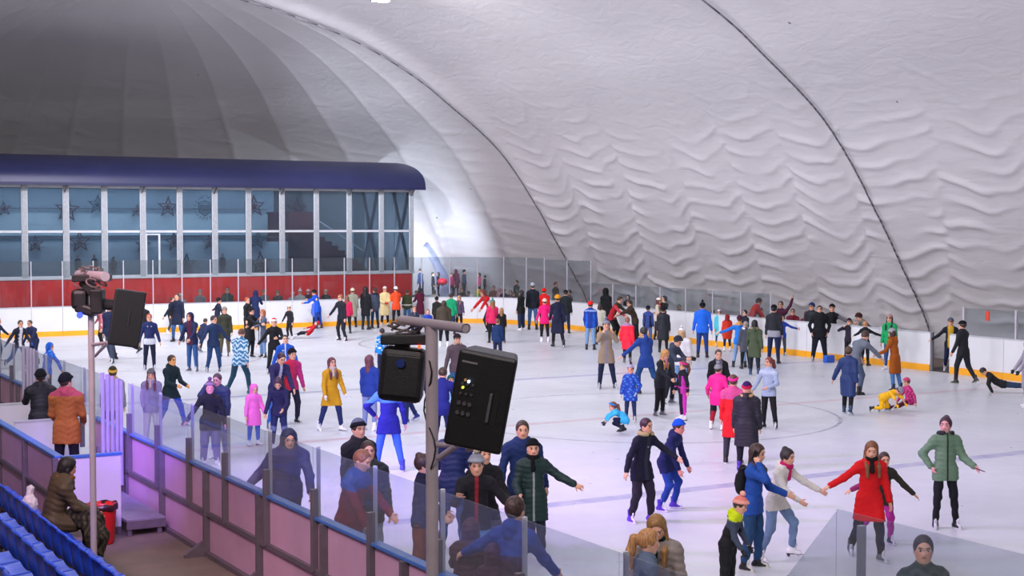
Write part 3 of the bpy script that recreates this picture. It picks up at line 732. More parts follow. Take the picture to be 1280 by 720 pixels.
# ---- cloth door bulge beside the pavilion
# ---- rink boards
M_BOARD = mat('white_board', '#dcdde0', .35, 0, .8, .06, .05, 12)
M_BOARDN = mat('board_back_sheet', '#c49ab2', .5, 0, 1.6, .08, .25, 60)  # white sheet in itself; pinkish ambient light is put into the colour
M_KICK = mat('yellow_kick_strip', '#f2a81c', .4, 0, 2, .08)
M_RAILB = mat('blue_cap_rail', '#3f6fb4', .4, 0, 3, .1)
M_RAILW = mat('grey_cap_rail', '#b9bcc2', .4, 0, 3, .1)
M_STEEL = mat('grey_steel', '#655b62', .5, .1, 6, .12)
M_POST = mat('aluminium_post', '#c2c0c8', .35, .2, 6, .1)
def glass_mat(name, tint, haze, hcol):
    m = bpy.data.materials.new(name); m.use_nodes = True; nt = m.node_tree; L = nt.links; nt.nodes.remove(nt.nodes['Principled BSDF'])
    out = nt.nodes['Material Output']; tr = N(nt, 'ShaderNodeBsdfTransparent'); tr.inputs[0].default_value = lin(tint)+(1,)
    df = N(nt, 'ShaderNodeBsdfDiffuse'); df.inputs[0].default_value = lin(hcol)+(1,); gl = N(nt, 'ShaderNodeBsdfGlossy'); gl.inputs['Roughness'].default_value = .03
    tc = N(nt, 'ShaderNodeTexCoord'); no = N(nt, 'ShaderNodeTexNoise'); no.inputs['Scale'].default_value = 3; no.inputs['Detail'].default_value = 6; L.new(tc.outputs['Object'], no.inputs['Vector'])
    mr = N(nt, 'ShaderNodeMapRange'); mr.inputs[3].default_value = haze*.6; mr.inputs[4].default_value = haze*1.4; L.new(no.outputs['Fac'], mr.inputs[0])
    m1 = N(nt, 'ShaderNodeMixShader'); L.new(mr.outputs[0], m1.inputs[0]); L.new(tr.outputs[0], m1.inputs[1]); L.new(df.outputs[0], m1.inputs[2])
    lw = N(nt, 'ShaderNodeLayerWeight'); lw.inputs['Blend'].default_value = .5
    pw = N(nt, 'ShaderNodeMath', operation='POWER'); pw.inputs[1].default_value = 4.0; L.new(lw.outputs['Facing'], pw.inputs[0])
    fr = N(nt, 'ShaderNodeMath', operation='MULTIPLY_ADD'); fr.inputs[1].default_value = .35; fr.inputs[2].default_value = .025; L.new(pw.outputs[0], fr.inputs[0])
    m2 = N(nt, 'ShaderNodeMixShader'); L.new(fr.outputs[0], m2.inputs[0]); L.new(m1.outputs[0], m2.inputs[1]); L.new(gl.outputs[0], m2.inputs[2]); L.new(m2.outputs[0], out.inputs[0]); return m
M_GLASS = glass_mat('rink_glass', '#f1f4f7', .10, '#b4b8c4')
M_GLASSF = glass_mat('far_rink_glass', '#e6eaec', .04, '#a9b0b2')
BOARDS = []
def section(a, b_, base, g_lab, glass_top=None, near=False, kick=True, post=True, cap=None, gap=None):
    """one run of boards from a to b_ (plan points), rink side on the right hand of a->b"""
    a = V(*a); b_ = V(*b_); d = nrm(b_-a); L = np.linalg.norm(b_-a)-.006; nrm_out = V(-d[1], d[0])          # outward (left)
    root = empty('rink_board', (a[0], a[1], 0), math.atan2(d[1], d[0])); tag(root, g_lab[0], 'rink board', g_lab[1])
    m_ = (a+b_)/2; BOARDS.append((root, m_))
    b = MB(); b.bb(0, L-.008, 0, .05, .02, 1.17); b.build('panel', M_BOARDN if near else M_BOARD, root)
    if near:
        b = MB(); b.bb(0, L-.008, -.012, -.001, .25, 1.17); b.build('facing', M_BOARD, root)
    if kick: b = MB(); b.bb(0, L-.004, -.03, -.001, .0, .2); b.build('kick_plate', M_KICK, root)
    b = MB(); b.bb(0, L, -.02, .1, 1.17, 1.21); b.build('cap_rail', cap or (M_RAILB if near else M_RAILW), root, bevel=.008)
    if near:
        b = MB(); b.bb(.035, L, .05, .1, .55, .61); b.bb(.035, L, .05, .12, 0, .06); b.build('back_rail', M_STEEL, root)
        b = MB(); b.bb(-.035, .035, .05, .13, 0, 1.17); b.poly([(-.03, .13, 0), (.03, .13, 0), (-.03, .4, 0), (.03, .4, 0), (-.03, .13, .22), (.03, .13, .22), (-.03, .4, .04), (.03, .4, .04)], [(0, 1, 5, 4), (2, 6, 7, 3), (4, 5, 7, 6), (0, 4, 6, 2), (1, 3, 7, 5), (0, 2, 3, 1)])
        b.build('frame_post', M_STEEL, root)
    return root
def adopt(o, c):
    r = min(BOARDS, key=lambda q: (q[1][0]-c[0])**2+(q[1][1]-c[1])**2)[0]
    from mathutils import Matrix
    o.parent = r; o.matrix_parent_inverse = (Matrix.Translation(r.location) @ Matrix.Rotation(r.rotation_euler[2], 4, 'Z')).inverted()
    return o
def pane(a, b_, z0, z1, lab, grp, material, z1b=None):
    a = V(*a); b_ = V(*b_); d = nrm(b_-a); n_ = V(-d[1], d[0]); t = .012; z1b = z1b or z1; P = []
    for q in (0, t):
        for p, zt_ in ((a, z1), (b_, z1b)):
            P += [(p[0]+n_[0]*(.03+q), p[1]+n_[1]*(.03+q), z0), (p[0]+n_[0]*(.03+q), p[1]+n_[1]*(.03+q), zt_)]
    m = MB(); m.poly(P, [(0, 2, 3, 1), (4, 5, 7, 6), (1, 3, 7, 5), (0, 4, 6, 2), (0, 1, 5, 4), (2, 6, 7, 3)])
    o = m.build('glass_pane', material); adopt(o, (a+b_)/2)
    if grp is None: o['label'] = lab
    return o
def gpost(p, z0, z1, r, lab, grp, holder=False):
    root = None
    b = MB(); b.bb(-r, r, -r*.8, r*.8, z0, z1); o = b.build('glass_post', M_POST, None, bevel=.004); o.location = (p[0], p[1], 0)
    adopt(o, p)
    if grp is None: o['label'] = lab
    if holder: h_ = MB(); h_.bb(-r*1.9, r*1.9, -.035, .035, -.62+1.2, 1.52); q = h_.build('post_sleeve', M_STEEL if not holder == 2 else M_POST, o, bevel=.006); q.location = (-.055, 0, 0)
    return o
# near side: boards measured every 2.07 m from l = 13.04
NB = ('near side rink board, mauve back sheet in a grey frame under a blue cap rail', 'boards of the near side of the rink')
l = 13.04-2.07*7
while l < 44:
    if not (23.4 < l < 25.6): section((WN, l), (WN, l+2.07), 0, NB, near=True)
    l += 2.07
GP = ('short clear glass pane standing on the near boards', 'glass panes on the near boards')
PP = ('slim aluminium glass post on the near boards', 'glass posts on the near boards')
l = 21.55+1.54*14
while l > 7.6:
    if not (23.6 < l < 25.2): gpost((WN-.03, l), 1.2, 2.0, .02, *PP, holder=True)
    if l-1.54 > 7.5 and not 23.6 < l < 25.2: pane((WN-.06, l-1.54), (WN-.06, l), 1.21, 2.0, GP[0], GP[1], M_GLASS)
    l -= 1.54
pane((WN-.06, 7.28), (WN-.06, 7.6), 1.21, 2.23, 'narrow clear glass pane with a sloping top at the step up to the tall glass', None, M_GLASS, 2.0)
pane((WN-.06, 6.83), (WN-.06, 7.275), 1.21, 2.72, 'tapering glass pane rising to the tall glass', None, M_GLASS, 2.23)
gp_ = atw(1083, 660, WN); 
pane((WN-.06, 4.9), (WN-.06, 6.825), 1.21, 2.74, 'tall clear glass pane in the bottom right foreground with a wet-looking edge', None, M_GLASS)
pane((WN-.06, 3.0), (WN-.06, 4.88), 1.21, 2.76, 'tall clear glass pane running out of the photo at the bottom right corner', None, M_GLASS)
gpost((WN-.04, gp_[1]), 1.2, 2.66, .024, 'thick aluminium glass post in the bottom right foreground beside the girl in the red coat', None, holder=2)
# end and far side
E_ = rounded(0, 4); pts = E_[1:-1]
EB = ('white rink board with a yellow kick strip on the end boards below the pavilion', 'white boards of the far end')
FB = ('white rink board with a yellow kick strip along the far long side', 'white boards of the far long side')
CB = ('curved-corner white rink board with a yellow kick strip', 'white boards of the rounded corners')
TG = ('tall clear glass pane standing on the far end boards', 'tall glass panes around the far end'); TP = ('slim post between the tall glass panes of the far end', 'posts of the tall end glass')
SG = ('low clear glass pane on the far long side boards', 'low glass panes on the far long side'); SP = ('slim post between the low glass panes of the far long side', 'posts of the low far side glass')
def runs(a, b_, step):
    a = V(*a); b_ = V(*b_); n = max(1, round(np.linalg.norm(b_-a)/step)); return [a+(b_-a)*i/n for i in range(n+1)]
def chain(P, lab, glass, gl, pl, r=.02, step=1.0):
    for p, q in zip(P[:-1], P[1:]):
        section(p, q, 0, lab)
        if glass: pane(p, q, 1.21, glass, gl[0], gl[1], M_GLASSF); gpost((q[0], q[1]), 1.2, glass, r, *pl)
P = runs((WN, 44.5), (WN, LE-RC), 1.9); chain(P, ('white rink board on the near side beyond the players benches', 'near side boards beyond the benches'), 2.0, ('low clear glass pane beyond the benches', 'low glass beyond the benches'), ('slim post of the low glass beyond the benches', 'posts beyond the benches'))
arc = lambda cx, cy, a0, a1, n: [V(cx+RC*math.cos(a0+(a1-a0)*i/n), cy+RC*math.sin(a0+(a1-a0)*i/n)) for i in range(n+1)]
chain(arc(WN+RC, LE-RC, math.pi, math.pi/2, 6), CB, 3.05, TG, TP)
chain(runs((WN+RC, LE), (WF-RC, LE), 1.24), EB, 3.05, TG, TP)
chain(arc(WF-RC, LE-RC, math.pi/2, 0, 6), CB, 3.05, TG, TP)
chain(runs((WF, LE-RC), (WF, 52.0), 1.9), FB, 3.0, TG, TP)
chain(runs((WF, 52.0), (WF, 40.3), 1.66), FB, 2.08, SG, SP, .025)
chain(runs((WF, 40.3), (WF, 32.72), 1.9), FB, None, None, None)
chain(runs((WF, 31.9), (WF, 15.5), 2.0), FB, None, None, None)
for l in np.arange(31.4, 15, -1.98):
    gpost((WF+.03, l), 1.2, 2.05, .04, 'dark post of the low glass at the right end of the far side', 'dark posts of the right-hand far glass')
    pane((WF+.03, l), (WF+.03, l-1.96), 1.21, 2.02, 'greenish low glass pane at the right end of the far side', 'right-hand low glass panes', M_GLASSF)
# the gate in the far boards
o = MB().bb(-.03, .03, -.03, .03, 0, 1.2).build('gate_post', M_SEAM); o.location = (WF+.06, 32.69, 0); tag(o, 'dark gate post at the opening beside the skater in yellow', 'gate post')
o = MB().bb(0.06, .11, 31.75, 32.0, .02, 1.15).build('gate_leaf', M_BOARD); o.location = (WF, 0, 0); tag(o, 'narrow white gate leaf beside the opening in the far boards', 'gate')
b = MB(); b.bb(0.1, 2.2, 31.4, 33.4, 0, .03); o = b.build('rubber_mat', mat('rubber_mat', '#4b4644', .9, 0, 3, .3)); o.location = (WF+.08, 0, -.02); tag(o, 'dark rubber mat on the floor behind the open gate', 'mat')
o = MB().bb(WF+.1, 45, -10, 60, -.124, -.001).build('floor', M_CONC); tag(o, kind='structure')
o = MB().bb(-.012, .012, -.07, .07, 1.72, 2.0).build('sign_strip', mat('red_sign', '#d2452f', .5)); p_ = atw(1233, 395, WF); o.location = (WF+.05, p_[1], p_[2]-1.86); tag(o, 'small red upright strip stuck on the right-hand far glass', 'sign')
# ================================================================== pavilion behind the end boards
LF = 63.4; KZ = LF/62
def zk(z): return HC+(z-HC)*KZ
ZB, ZM, ZT, ZR = zk(2.32), zk(4.25), zk(6.18), zk(7.58)
W1 = 30.25*KZ
mull = [11.0-1.6*3, 11.0-1.6*2, 9.4, 11.02]+[12.62, 14.29, 15.88, 17.51, 19.11, 20.68, 22.22, 23.79, 25.44, 27.05, 28.67]
mull = [m*KZ for m in mull]+[W1-.03]
W0 = mull[0]
M_RED = mat('red_gloss_panel', '#d2140f', .22, 0, 1.4, .12, .02, 4)
M_WHITEF = mat('white_frame', '#c9ccd0', .5, 0, 3, .06)
M_BLUE = mat('navy_roof_sheet', '#23264c', .45, .1, 1, .08, .1, 20)
M_ROOM = mat('pavilion_inner_wall', '#93a6b6', .8, 0, .8, .12)
M_LEDGE = mat('pavilion_ledge', '#b4c4ce', .7, 0, .8, .08)
M_DARKR = mat('maroon_inner', '#5e2328', .7)
M_WGLASS = glass_mat('window_glass', '#b4c0ca', .12, '#6c8094')
pav = empty('pavilion', (20, LF+4, 0)); tag(pav, 'long viewing pavilion with white window frames, red base and navy barrel roof', 'pavilion')
def part(mb, nm, m_, par=pav, **k):
    o = mb.build(nm, m_, par, **k); par_ = pav.location
    if par is pav: o.location = (-par_[0], -par_[1], -par_[2])
    return o
LB = LF+7.3
for i in range(len(mull)-1):
    a, c = mull[i], mull[i+1]
    part(MB().bb(a+.004, c-.004, LF, LF+.12, 0, ZB-.02), 'red_panel', M_RED)
    f = part(MB().bb(a+.1, c-.1, LF+.01, LF+.1, ZM-.05, ZM+.05).bb(a+.1, c-.1, LF+.01, LF+.1, ZT-.12, ZT).bb(a+.1, c-.1, LF+.01, LF+.1, ZB, ZB+.09).bb(a+.07, a+.13, LF+.01, LF+.1, ZB, ZT).bb(c-.13, c-.07, LF+.01, LF+.1, ZB, ZT), 'window_frame', M_WHITEF)
    for z0, z1 in ((ZB+.09, ZM-.05), (ZM+.05, ZT-.12)):
        o = MB().bb(a+.13, c-.13, LF+.045, LF+.055, z0, z1).build('window_pane', M_WGLASS, f)
for i, a in enumerate(mull): part(MB().bb(a-.1, a+.1, LF-.03, LF+.14, ZB-.02, ZT+.02), 'column', mat('column_grey', '#a3a7ac', .5) if i == 0 else bpy.data.materials['column_grey'])
# small opening casement in one bay
cm = mull[7]; part(MB().bb(cm+.1, cm+.16, LF-.03, LF, ZB, ZM-.1).bb(cm+.66, cm+.74, LF-.03, LF, ZB, ZM-.1).bb(cm+.16, cm+.66, LF-.03, LF, ZM-.16, ZM-.1).bb(cm+.16, cm+.66, LF-.03, LF, ZB, ZB+.06), 'casement', M_WHITEF)
part(MB().bb(W0, W1+.1, LF-.06, LF+.16, ZB-.06, ZB+.02), 'sill', M_WHITEF)
# barrel roof
n = 24; lf, lm = LF-.55, LF+3.9; P = []
for k in range(n+1):
    a = math.pi*k/n; P.append((lm-(lm-lf)*math.cos(a), ZT+.05+(ZR-ZT-.05)*math.sin(a)**.8))
b = MB(); m_ = len(P); x0, x1 = W0-.4, W1+.45
b.poly([(x0, y, z) for y, z in P]+[(x1, y, z) for y, z in P], [(i, i+1, m_+i+1, m_+i) for i in range(m_-1)]+[tuple(range(m_)), tuple(range(m_, 2*m_))[::-1]])
smooth_angle(part(b, 'roof', M_BLUE), 30)
part(MB().bb(x0, x1, lf-.02, lf+.04, ZT-.02, ZT+.1), 'gutter', M_BLUE)
for a in mull[3::2]: part(MB().bar((a-.05, LF-.03, ZT-.3), (a-.05, LF-.45, ZT), .04), 'roof_bracket', M_SEAM)
# room behind the glass
part(MB().bb(W0, mull[-4]+.2, LB-1.2, LB-1.1, 0, ZT), 'back_wall', M_ROOM)
part(MB().bb(W0, mull[-4]-.1, LF+3.0, LF+5.6, zk(3.2)-.25, zk(3.2)), 'tier_floor', M_LEDGE)
part(MB().bb(W0, mull[-4]-.3, LF+2.9, LF+3.0, ZB, zk(3.75)), 'lower_tier_front', M_LEDGE)
part(MB().bb(W0, mull[-4]-.3, LF+5.6, LF+5.7, ZM-.2, zk(5.05)), 'upper_tier_front', M_LEDGE)
part(MB().bb(W0, W1, LF+.2, LB, -.1, ZB-.05), 'room_floor', M_DARKR)
part(MB().bb(mull[-4]-.25, mull[-4]+1.0, LF+2.9, LF+5.9, ZB, zk(5.15)), 'stair_block', M_DARKR)
b = MB()
for k in range(8): b.bb(mull[-4]+1+.35*k, mull[-4]+1.4+.35*k, LF+3.2, LF+4.4, ZB, ZB+1.9-.22*k)
part(b, 'staircase', M_DARKR); part(MB().bar((mull[-4]+1, LF+3.1, ZB+2.7), (mull[-4]+3.7, LF+3.1, ZB+1), .05), 'handrail', M_WHITEF)
for z in (3.95, 5.25): part(MB().bb(W0, mull[-4]-.3, LF+(2.9 if z < 4.5 else 5.6), LF+(2.95 if z < 4.5 else 5.65), zk(z), zk(z)+.05), 'rail', M_SEAM)
# glazed right end with its crossed braces
b = MB(); ys = [LF+.1, LF+1.9, LF+3.7, LF+5.5, LB-.1]
for y in ys: b.bb(W1-.05, W1+.05, y-.06, y+.06, 0, ZT)
for z in (ZB, ZM, ZT): b.bb(W1-.04, W1+.04, LF, LB, z-.06, z+.06)
part(b, 'end_frame', M_WHITEF)
part(MB().bb(W1-.04, W1+.04, LF+.1, LB, 0, ZB), 'end_red_panel', M_RED)
b = MB()
for y0, y1 in ((ys[0], ys[1]), (ys[2], ys[3])):
    for s in (0, 1): b.bar((W1-.12, y0 if s else y1, ZB), (W1-.12, y1 if s else y0, ZT), .12)
part(b, 'cross_brace', M_STEEL)
for y0, y1 in zip(ys[:-1], ys[1:]): part(MB().bb(W1-.01, W1+.01, y0+.06, y1-.06, ZB, ZT), 'end_window_pane', M_GLASSF)
# stars and the shield hung in the room
M_STAR = mat('dark_red_star', '#4a0f20', .6); M_STAR2 = mat('slate_star', '#1e2c40', .6)
def star(px, py, rpx, m_, lab, ol=True, off=1.6, rot=0):
    p = atl(px, py, LF+off); R = rpx/FPX*np.dot(p-CAM, FW); b = MB()
    def ring_(r, r2=.42): return [(r*(1 if i % 2 == 0 else r2)*math.sin(i*math.pi/5+rot), r*(1 if i % 2 == 0 else r2)*math.cos(i*math.pi/5+rot)) for i in range(10)]
    o_, i_ = ring_(R), ring_(R*.74); 
    for y in (0,):
        Pp = [(x, -.03, z) for x, z in o_]+[(x, -.03, z) for x, z in i_]+[(x, .03, z) for x, z in o_]+[(x, .03, z) for x, z in i_]
        Fc = []
        for i in range(10):
            k = (i+1) % 10; Fc += [(i, k, 10+k, 10+i), (20+k, 20+i, 30+i, 30+k), (i, 20+i, 20+k, k), (10+k, 30+k, 30+i, 10+i)]
        b.poly(Pp, Fc)
    q = ring_(R*.45); b.poly([(0, -.06, 0)]+[(x, -.01, z) for x, z in q]+[(0, .06, 0)]+[(x, .01, z) for x, z in q], [(0, 1+(i+1) % 10, 1+i) for i in range(10)]+[(11, 12+i, 12+(i+1) % 10) for i in range(10)])
    o = b.build('star_decoration', m_); o.location = p; tag(o, lab, 'decoration')
for px, py, r, m_, lab in ((84, 262, 17, M_STAR, 'wide dark red star in the upper window second from the left'), (122, 256, 13, M_STAR2, 'faint slate star high in the third upper window'), (171, 264, 9, M_STAR, 'small faint star in the upper window above the casement'),
        (210, 259, 14, M_STAR, 'dark red star in the upper window left of the shield'), (318, 258, 15, M_STAR, 'slate red star in the upper window two bays right of the shield'), (371, 261, 14, M_STAR, 'dark red star in the third upper window right of the shield'),
        (44, 305, 11, M_STAR, 'small dark star behind the lower left windows'), (100, 302, 15, M_STAR, 'dark red star in the lower window above the two seated watchers'), (179, 306, 11, M_STAR, 'dark star beside the casement window'), (218, 302, 13, M_STAR, 'dark star below the ledge, left of the shield'),
        (262, 303, 10, M_STAR, 'small star in the lower window below the shield'), (233, 330, 14, M_STAR2, 'slate star low on the sill left of the standing watcher'), (322, 300, 13, M_STAR2, 'slate star between ledges in the middle windows'), (326, 330, 17, M_STAR, 'large dark red star low in the lower window above the boards'),
        (371, 300, 14, M_STAR, 'dark red star under the ledge in the third bay right of the shield'), (383, 331, 13, M_STAR, 'dark star at the bottom of the lower window near the red base'), (140, 331, 9, M_STAR2, 'small slate star near the casement foot'), (5, 261, 10, M_STAR, 'dark star at the left edge of the photo')):
    star(px, py, r, m_, lab, rot=.1*math.sin(px), off=2.75 if py > 290 else 5.4)
# shield emblem
p = atl(256, 260, LF+5.4); b = MB(); S_ = [(0, -.42), (.3, -.18), (.34, .25), (.18, .3), (0, .38), (-.18, .3), (-.34, .25), (-.3, -.18)]
def outline(b, P, k, y=-.03):
    n = len(P); b.poly([(x, y, z) for x, z in P]+[(x*k, y, z*k) for x, z in P]+[(x, 0, z) for x, z in P]+[(x*k, 0, z*k) for x, z in P], [(i, (i+1) % n, n+(i+1) % n, n+i) for i in range(n)]+[(2*n+i, 3*n+i, 3*n+(i+1) % n, 2*n+(i+1) % n) for i in range(n)]+[(i, 2*n+i, 2*n+(i+1) % n, (i+1) % n) for i in range(n)]+[(n+i, n+(i+1) % n, 3*n+(i+1) % n, 3*n+i) for i in range(n)])
outline(b, S_, .84); outline(b, [(x*.7, z*.7) for x, z in S_], .86); b.bb(-.22, .22, -.03, 0, .06, .14); b.bb(-.2, .2, -.03, 0, -.02, .03); b.bb(-.1, .1, -.03, 0, -.16, -.08)
o = b.build('shield', M_STAR2); o.location = p; tag(o, 'slate shield emblem with bars and a leaf wreath in the upper window', 'emblem')
w_ = MB()
for s in (-1, 1):
    for i in range(9):
        a = math.radians(-80+i*19); c_ = (s*.52*math.cos(a), -.05, .52*math.sin(a)); w_.box(c_, (.1, .02, .04), rotm((0, 1, 0), -s*math.degrees(a)+30).T)
for i in range(5): w_.box(((i-2)*.12, -.05, .6-.02*(i-2)**2), (.04, .02, .04), rotm((0, 1, 0), 45))
w_.build('wreath', M_STAR2, o)
# vent cloth beside the pavilion
M_VENT = mat('lilac_cloth', '#a4a8c4', .6, 0, 2, .2, .5, 6)
F = Field(.06); c0 = atl(548, 318, 68.8)
F.cap(c0+V(-.35, 0, .35), c0+V(.3, 0, -.1), .5, .62, .3, (V(0, 1, 0), 1.6)); F.cap(c0+V(.3, 0, -.1), (c0[0]+.5, c0[1], .2), .6, .55, .3, (V(0, 1, 0), 1.6))
F.warp = lambda f, G: (f+.05*np.sin(G[0][:, None, None]*9+G[2][None, None, :]*7)).astype(np.float32)
vs, fs = F.build(); o = link('cloth_vent', meshfrom('cloth_vent', vs, fs, None, M_VENT)); tag(o, 'crumpled lilac cloth vent bulging beside the right end of the pavilion', 'cloth vent')

# ================================================================== players box, platform, stands on the camera side
M_WBOX = mat('white_sheet', '#cfcdd6', .45, 0, 1.5, .05)
l0 = 21.25
BX = ('mauve rink board of the entrance box nearest the seats', 'boards of the entrance box')
for k in range(5):
    a = 21.3+k*2.07; section((4.8, a), (4.8, a+2.07), 0, ('low mauve fence board with a blue cap rail beside the blue seats', 'low fence boards beside the seats'), near=True, kick=False)
b = MB(); b.bb(4.8, 5.62, l0-.05, l0, .12, 1.17); root = empty('box_end', (5.2, l0, 0)); tag(root, 'white end panel of the entrance box behind the red bin', 'panel')
o = b.build('panel', M_WBOX, root); o.location = (-5.2, -l0, 0)
o = MB().bb(4.78, 5.64, l0-.07, l0+.02, 1.17, 1.21).build('cap_rail', M_RAILB, root); o.location = (-5.2, -l0, 0)
for x_ in (5.56, 4.8): o = MB().bb(x_, x_+.06, l0-.05, l0, 0, .12).build('foot', M_STEEL, root); o.location = (-5.2, -l0, 0)
root = empty('platform', (5.9, 22, 0)); tag(root, 'low grey steel platform at the gap in the boards behind the red bin', 'platform')
o = MB().bb(5.64, WN-.14, 21.0, 24.4, .2, .24).build('deck', mat('grey_deck', '#8b8593', .5, .2, 4, .12), root); o.location = (-5.9, -22, 0)
o = MB().bb(5.64, WN-.14, 20.97, 21.03, .1, .22).build('frame', M_STEEL, root); o.location = (-5.9, -22, 0)
for x_, y_ in ((5.66, 21), (6.1, 21), (5.66, 24)): o = MB().bb(x_, x_+.06, y_, y_+.06, 0, .2).build('leg', M_STEEL, root); o.location = (-5.9, -22, 0)
# inner white partitions behind the two men
for (xa, ya), (xb, yb), z1, lab in (((51, 545), (78, 600), 1.1, 'lavender partition panel behind the man in the tan jacket'), ((8, 500), (30, 540), 1.15, 'grey white partition panel left of the man in the black jacket')):
    pass
def panel_between(p0, p1, z0, z1, lab, m_=M_WBOX):
    root = empty('partition', (p0[0], p0[1], 0)); d = nrm(V(*p1)-V(*p0)); root.rotation_euler = (0, 0, math.atan2(d[1], d[0])); L = np.linalg.norm(V(*p1)-V(*p0))
    MB().bb(0, L, -.02, .02, z0, z1).build('panel', m_, root); MB().bb(-.01, L+.01, -.03, .03, z1, z1+.03).build('edge', M_RAILW, root); [MB().bb(x_, x_+.06, -.04, .04, 0, z0).build('foot', M_STEEL, root) for x_ in (.02, L-.08)]
    tag(root, lab, 'partition')
panel_between((5.1, 26.1), (6.2, 26.1), .1, 1.1, 'lavender partition across the entrance box behind the man in the tan jacket')
panel_between((4.95, 28.6), (6.2, 28.6), .1, 1.12, 'white partition across the entrance box left of the man in the black jacket')
# upright pipes of the two gates
M_PIPE = mat('polished_pipe', '#b9b2c2', .18, .3, 8, .05)
def pipes(px, top, lab, l_, m_=M_PIPE):
    root = None
    for k, x in enumerate(px):
        p = atl(x, top[k], l_)
        if root is None: root = empty('pipe_rack', (p[0], l_, 0)); tag(root, lab, 'pipe rack'); x0 = p[0]
        b = MB(); b.tube((p[0]-x0, 0, .35), (p[0]-x0, 0, p[2]), .032, n=12); b.build('upright_pipe', m_, root, smooth=False)
    b = MB(); b.tube((-.1, .05, .9), (p[0]-x0+.1, .05, .9), .02); b.tube((-.1, .05, .45), (p[0]-x0+.1, .05, .45), .02); b.bb(-.1, -.06, 0, .06, .0, 1.0); b.bb(p[0]-x0+.06, p[0]-x0+.1, 0, .06, 0, 1.0); b.build('cross_rail', M_STEEL, root)
pipes((128, 134, 140, 146, 151), (466, 468, 470, 473, 475), 'row of upright polished pipes lit purple behind the steel pole', 23.3)
pipes((29, 34, 38, 42, 46), (432, 433, 435, 436, 438), 'row of upright polished pipes lit pale yellow at the left edge', 29.9)
# blue seats, three stepped rows
M_SEAT = mat('blue_plastic_seat', '#2350d0', .3, 0, 5, .08)
def seat_mesh():
    b = MB(); n = 8; P = []
    # shell: seat pan then curved back, 0.44 wide, front towards +x (the ice)
    prof = [(.24, .38), (.22, .42), (.0, .40), (-.16, .43), (-.2, .5), (-.22, .66), (-.24, .80), (-.27, .83)]
    for j in range(n+1):
        y = (j/n-.5)*.44; c = .035*math.cos(math.pi*(j/n-.5))
        for i, (x, z) in enumerate(prof): P.append((x-c*(i > 3), y, z-(0 if i > 3 else c*.7)+(-.02*(abs(j/n-.5)*2)**3 if i > 5 else 0)))
    m = len(prof); q = len(P); P += [(x-.02, y, z-.018) for x, y, z in P]
    Fc = []
    for j in range(n):
        for i in range(m-1):
            a = j*m+i; Fc.append((a, a+1, a+m+1, a+m)); Fc.append((q+a, q+a+m, q+a+m+1, q+a+1))
    for j in range(n):
        for i in (0, m-1): a = j*m+i; Fc.append((a, a+m, q+a+m, q+a) if i == 0 else (a, q+a, q+a+m, a+m))
    for i in range(m-1):
        for j in (0, n): a = j*m+i; Fc.append((a, q+a, q+a+1, a+1) if j == 0 else (a, a+1, q+a+1, q+a))
    b.poly(P, Fc); return b
leg_b = MB().bb(-.03, .03, -.03, .03, 0, .38).bb(-.15, .15, -.02, .02, .34, .38)
first = None
SG_ = {0: ('blue plastic stadium seat in the front row', 'blue seats of the front row'), 1: ('blue plastic stadium seat in the second row', 'blue seats of the second row'), 2: ('blue plastic stadium seat in the back row at the bottom left corner', 'blue seats of the back row')}
for r, (w, zt_, la, lb) in enumerate(((3.9, 1.11, 12.2, 22.3), (3.1, 1.49, 9.6, 18.2), (2.3, 1.95, 8.2, 13.6))):
    l = la
    while l < lb:
        if first is None:
            first = empty('stadium_seat'); sh = seat_mesh().build('seat_shell', M_SEAT, first, smooth=True); lg = leg_b.build('seat_leg', M_STEEL, first); o = first; kids = [sh, lg]
        else:
            o = first.copy(); C.objects.link(o)
            for k in kids: c = k.copy(); C.objects.link(c); c.parent = o
        o.location = (w+.1, l, zt_-.83); o.rotation_euler = (0, 0, 0); tag(o, SG_[r][0], 'seat', SG_[r][1]); l += .485
    root = MB().bb(w-.42, w+.42 if r else w+.42, 2, 26, -.12, zt_-.83).build('floor', M_CONC); tag(root, kind='structure')
# red bin with a black bag
pb = atz(128, 679, 0); root = empty('waste_bin', tuple(pb)); tag(root, 'red plastic waste bin lined with a dark bag beside the steel pole', 'bin')
MB().lathe([(.0, .01), (.15, .0), (.165, .02), (.2, .52), (.215, .56), (.205, .565), (.185, .5), (.15, .05), (0, .04)], n=28).build('bucket', mat('red_plastic', '#d3201f', .4, 0, 4, .06), root, smooth=True)
b = MB(); b.lathe([(.208, .575), (.222, .57), (.224, .5), (.213, .48), (.212, .49), (.205, .56), (.17, .4), (.0, .3)], n=24)
b.v = [(x*(1+.03*math.sin(9*math.atan2(y, x))), y*(1+.03*math.sin(9*math.atan2(y, x))), z+.012*math.sin(7*math.atan2(y, x))) for x, y, z in b.v]; b.build('bin_bag', mat('black_bag', '#33151c', .3), root, smooth=True)
# ================================================================== the two speaker poles
M_POLE = mat('grey_painted_pole', '#aca1a6', .5, .05, 6, .08); M_BLK = mat('black_plastic', '#131315', .45, 0, 30, .1, .3, 120); M_BLK2 = mat('black_grille', '#1c1c1f', .6, 0, 60, .2, .5, 200)
def facing_frame(): return np.array([RT, nrm(V(FW[0], FW[1], 0)), V(0, 0, 1)])        # x: photo right, y: away from here, z up
def at_w(px, py, w): return atw(px, py, w)
WP = 4.3
B3 = facing_frame()
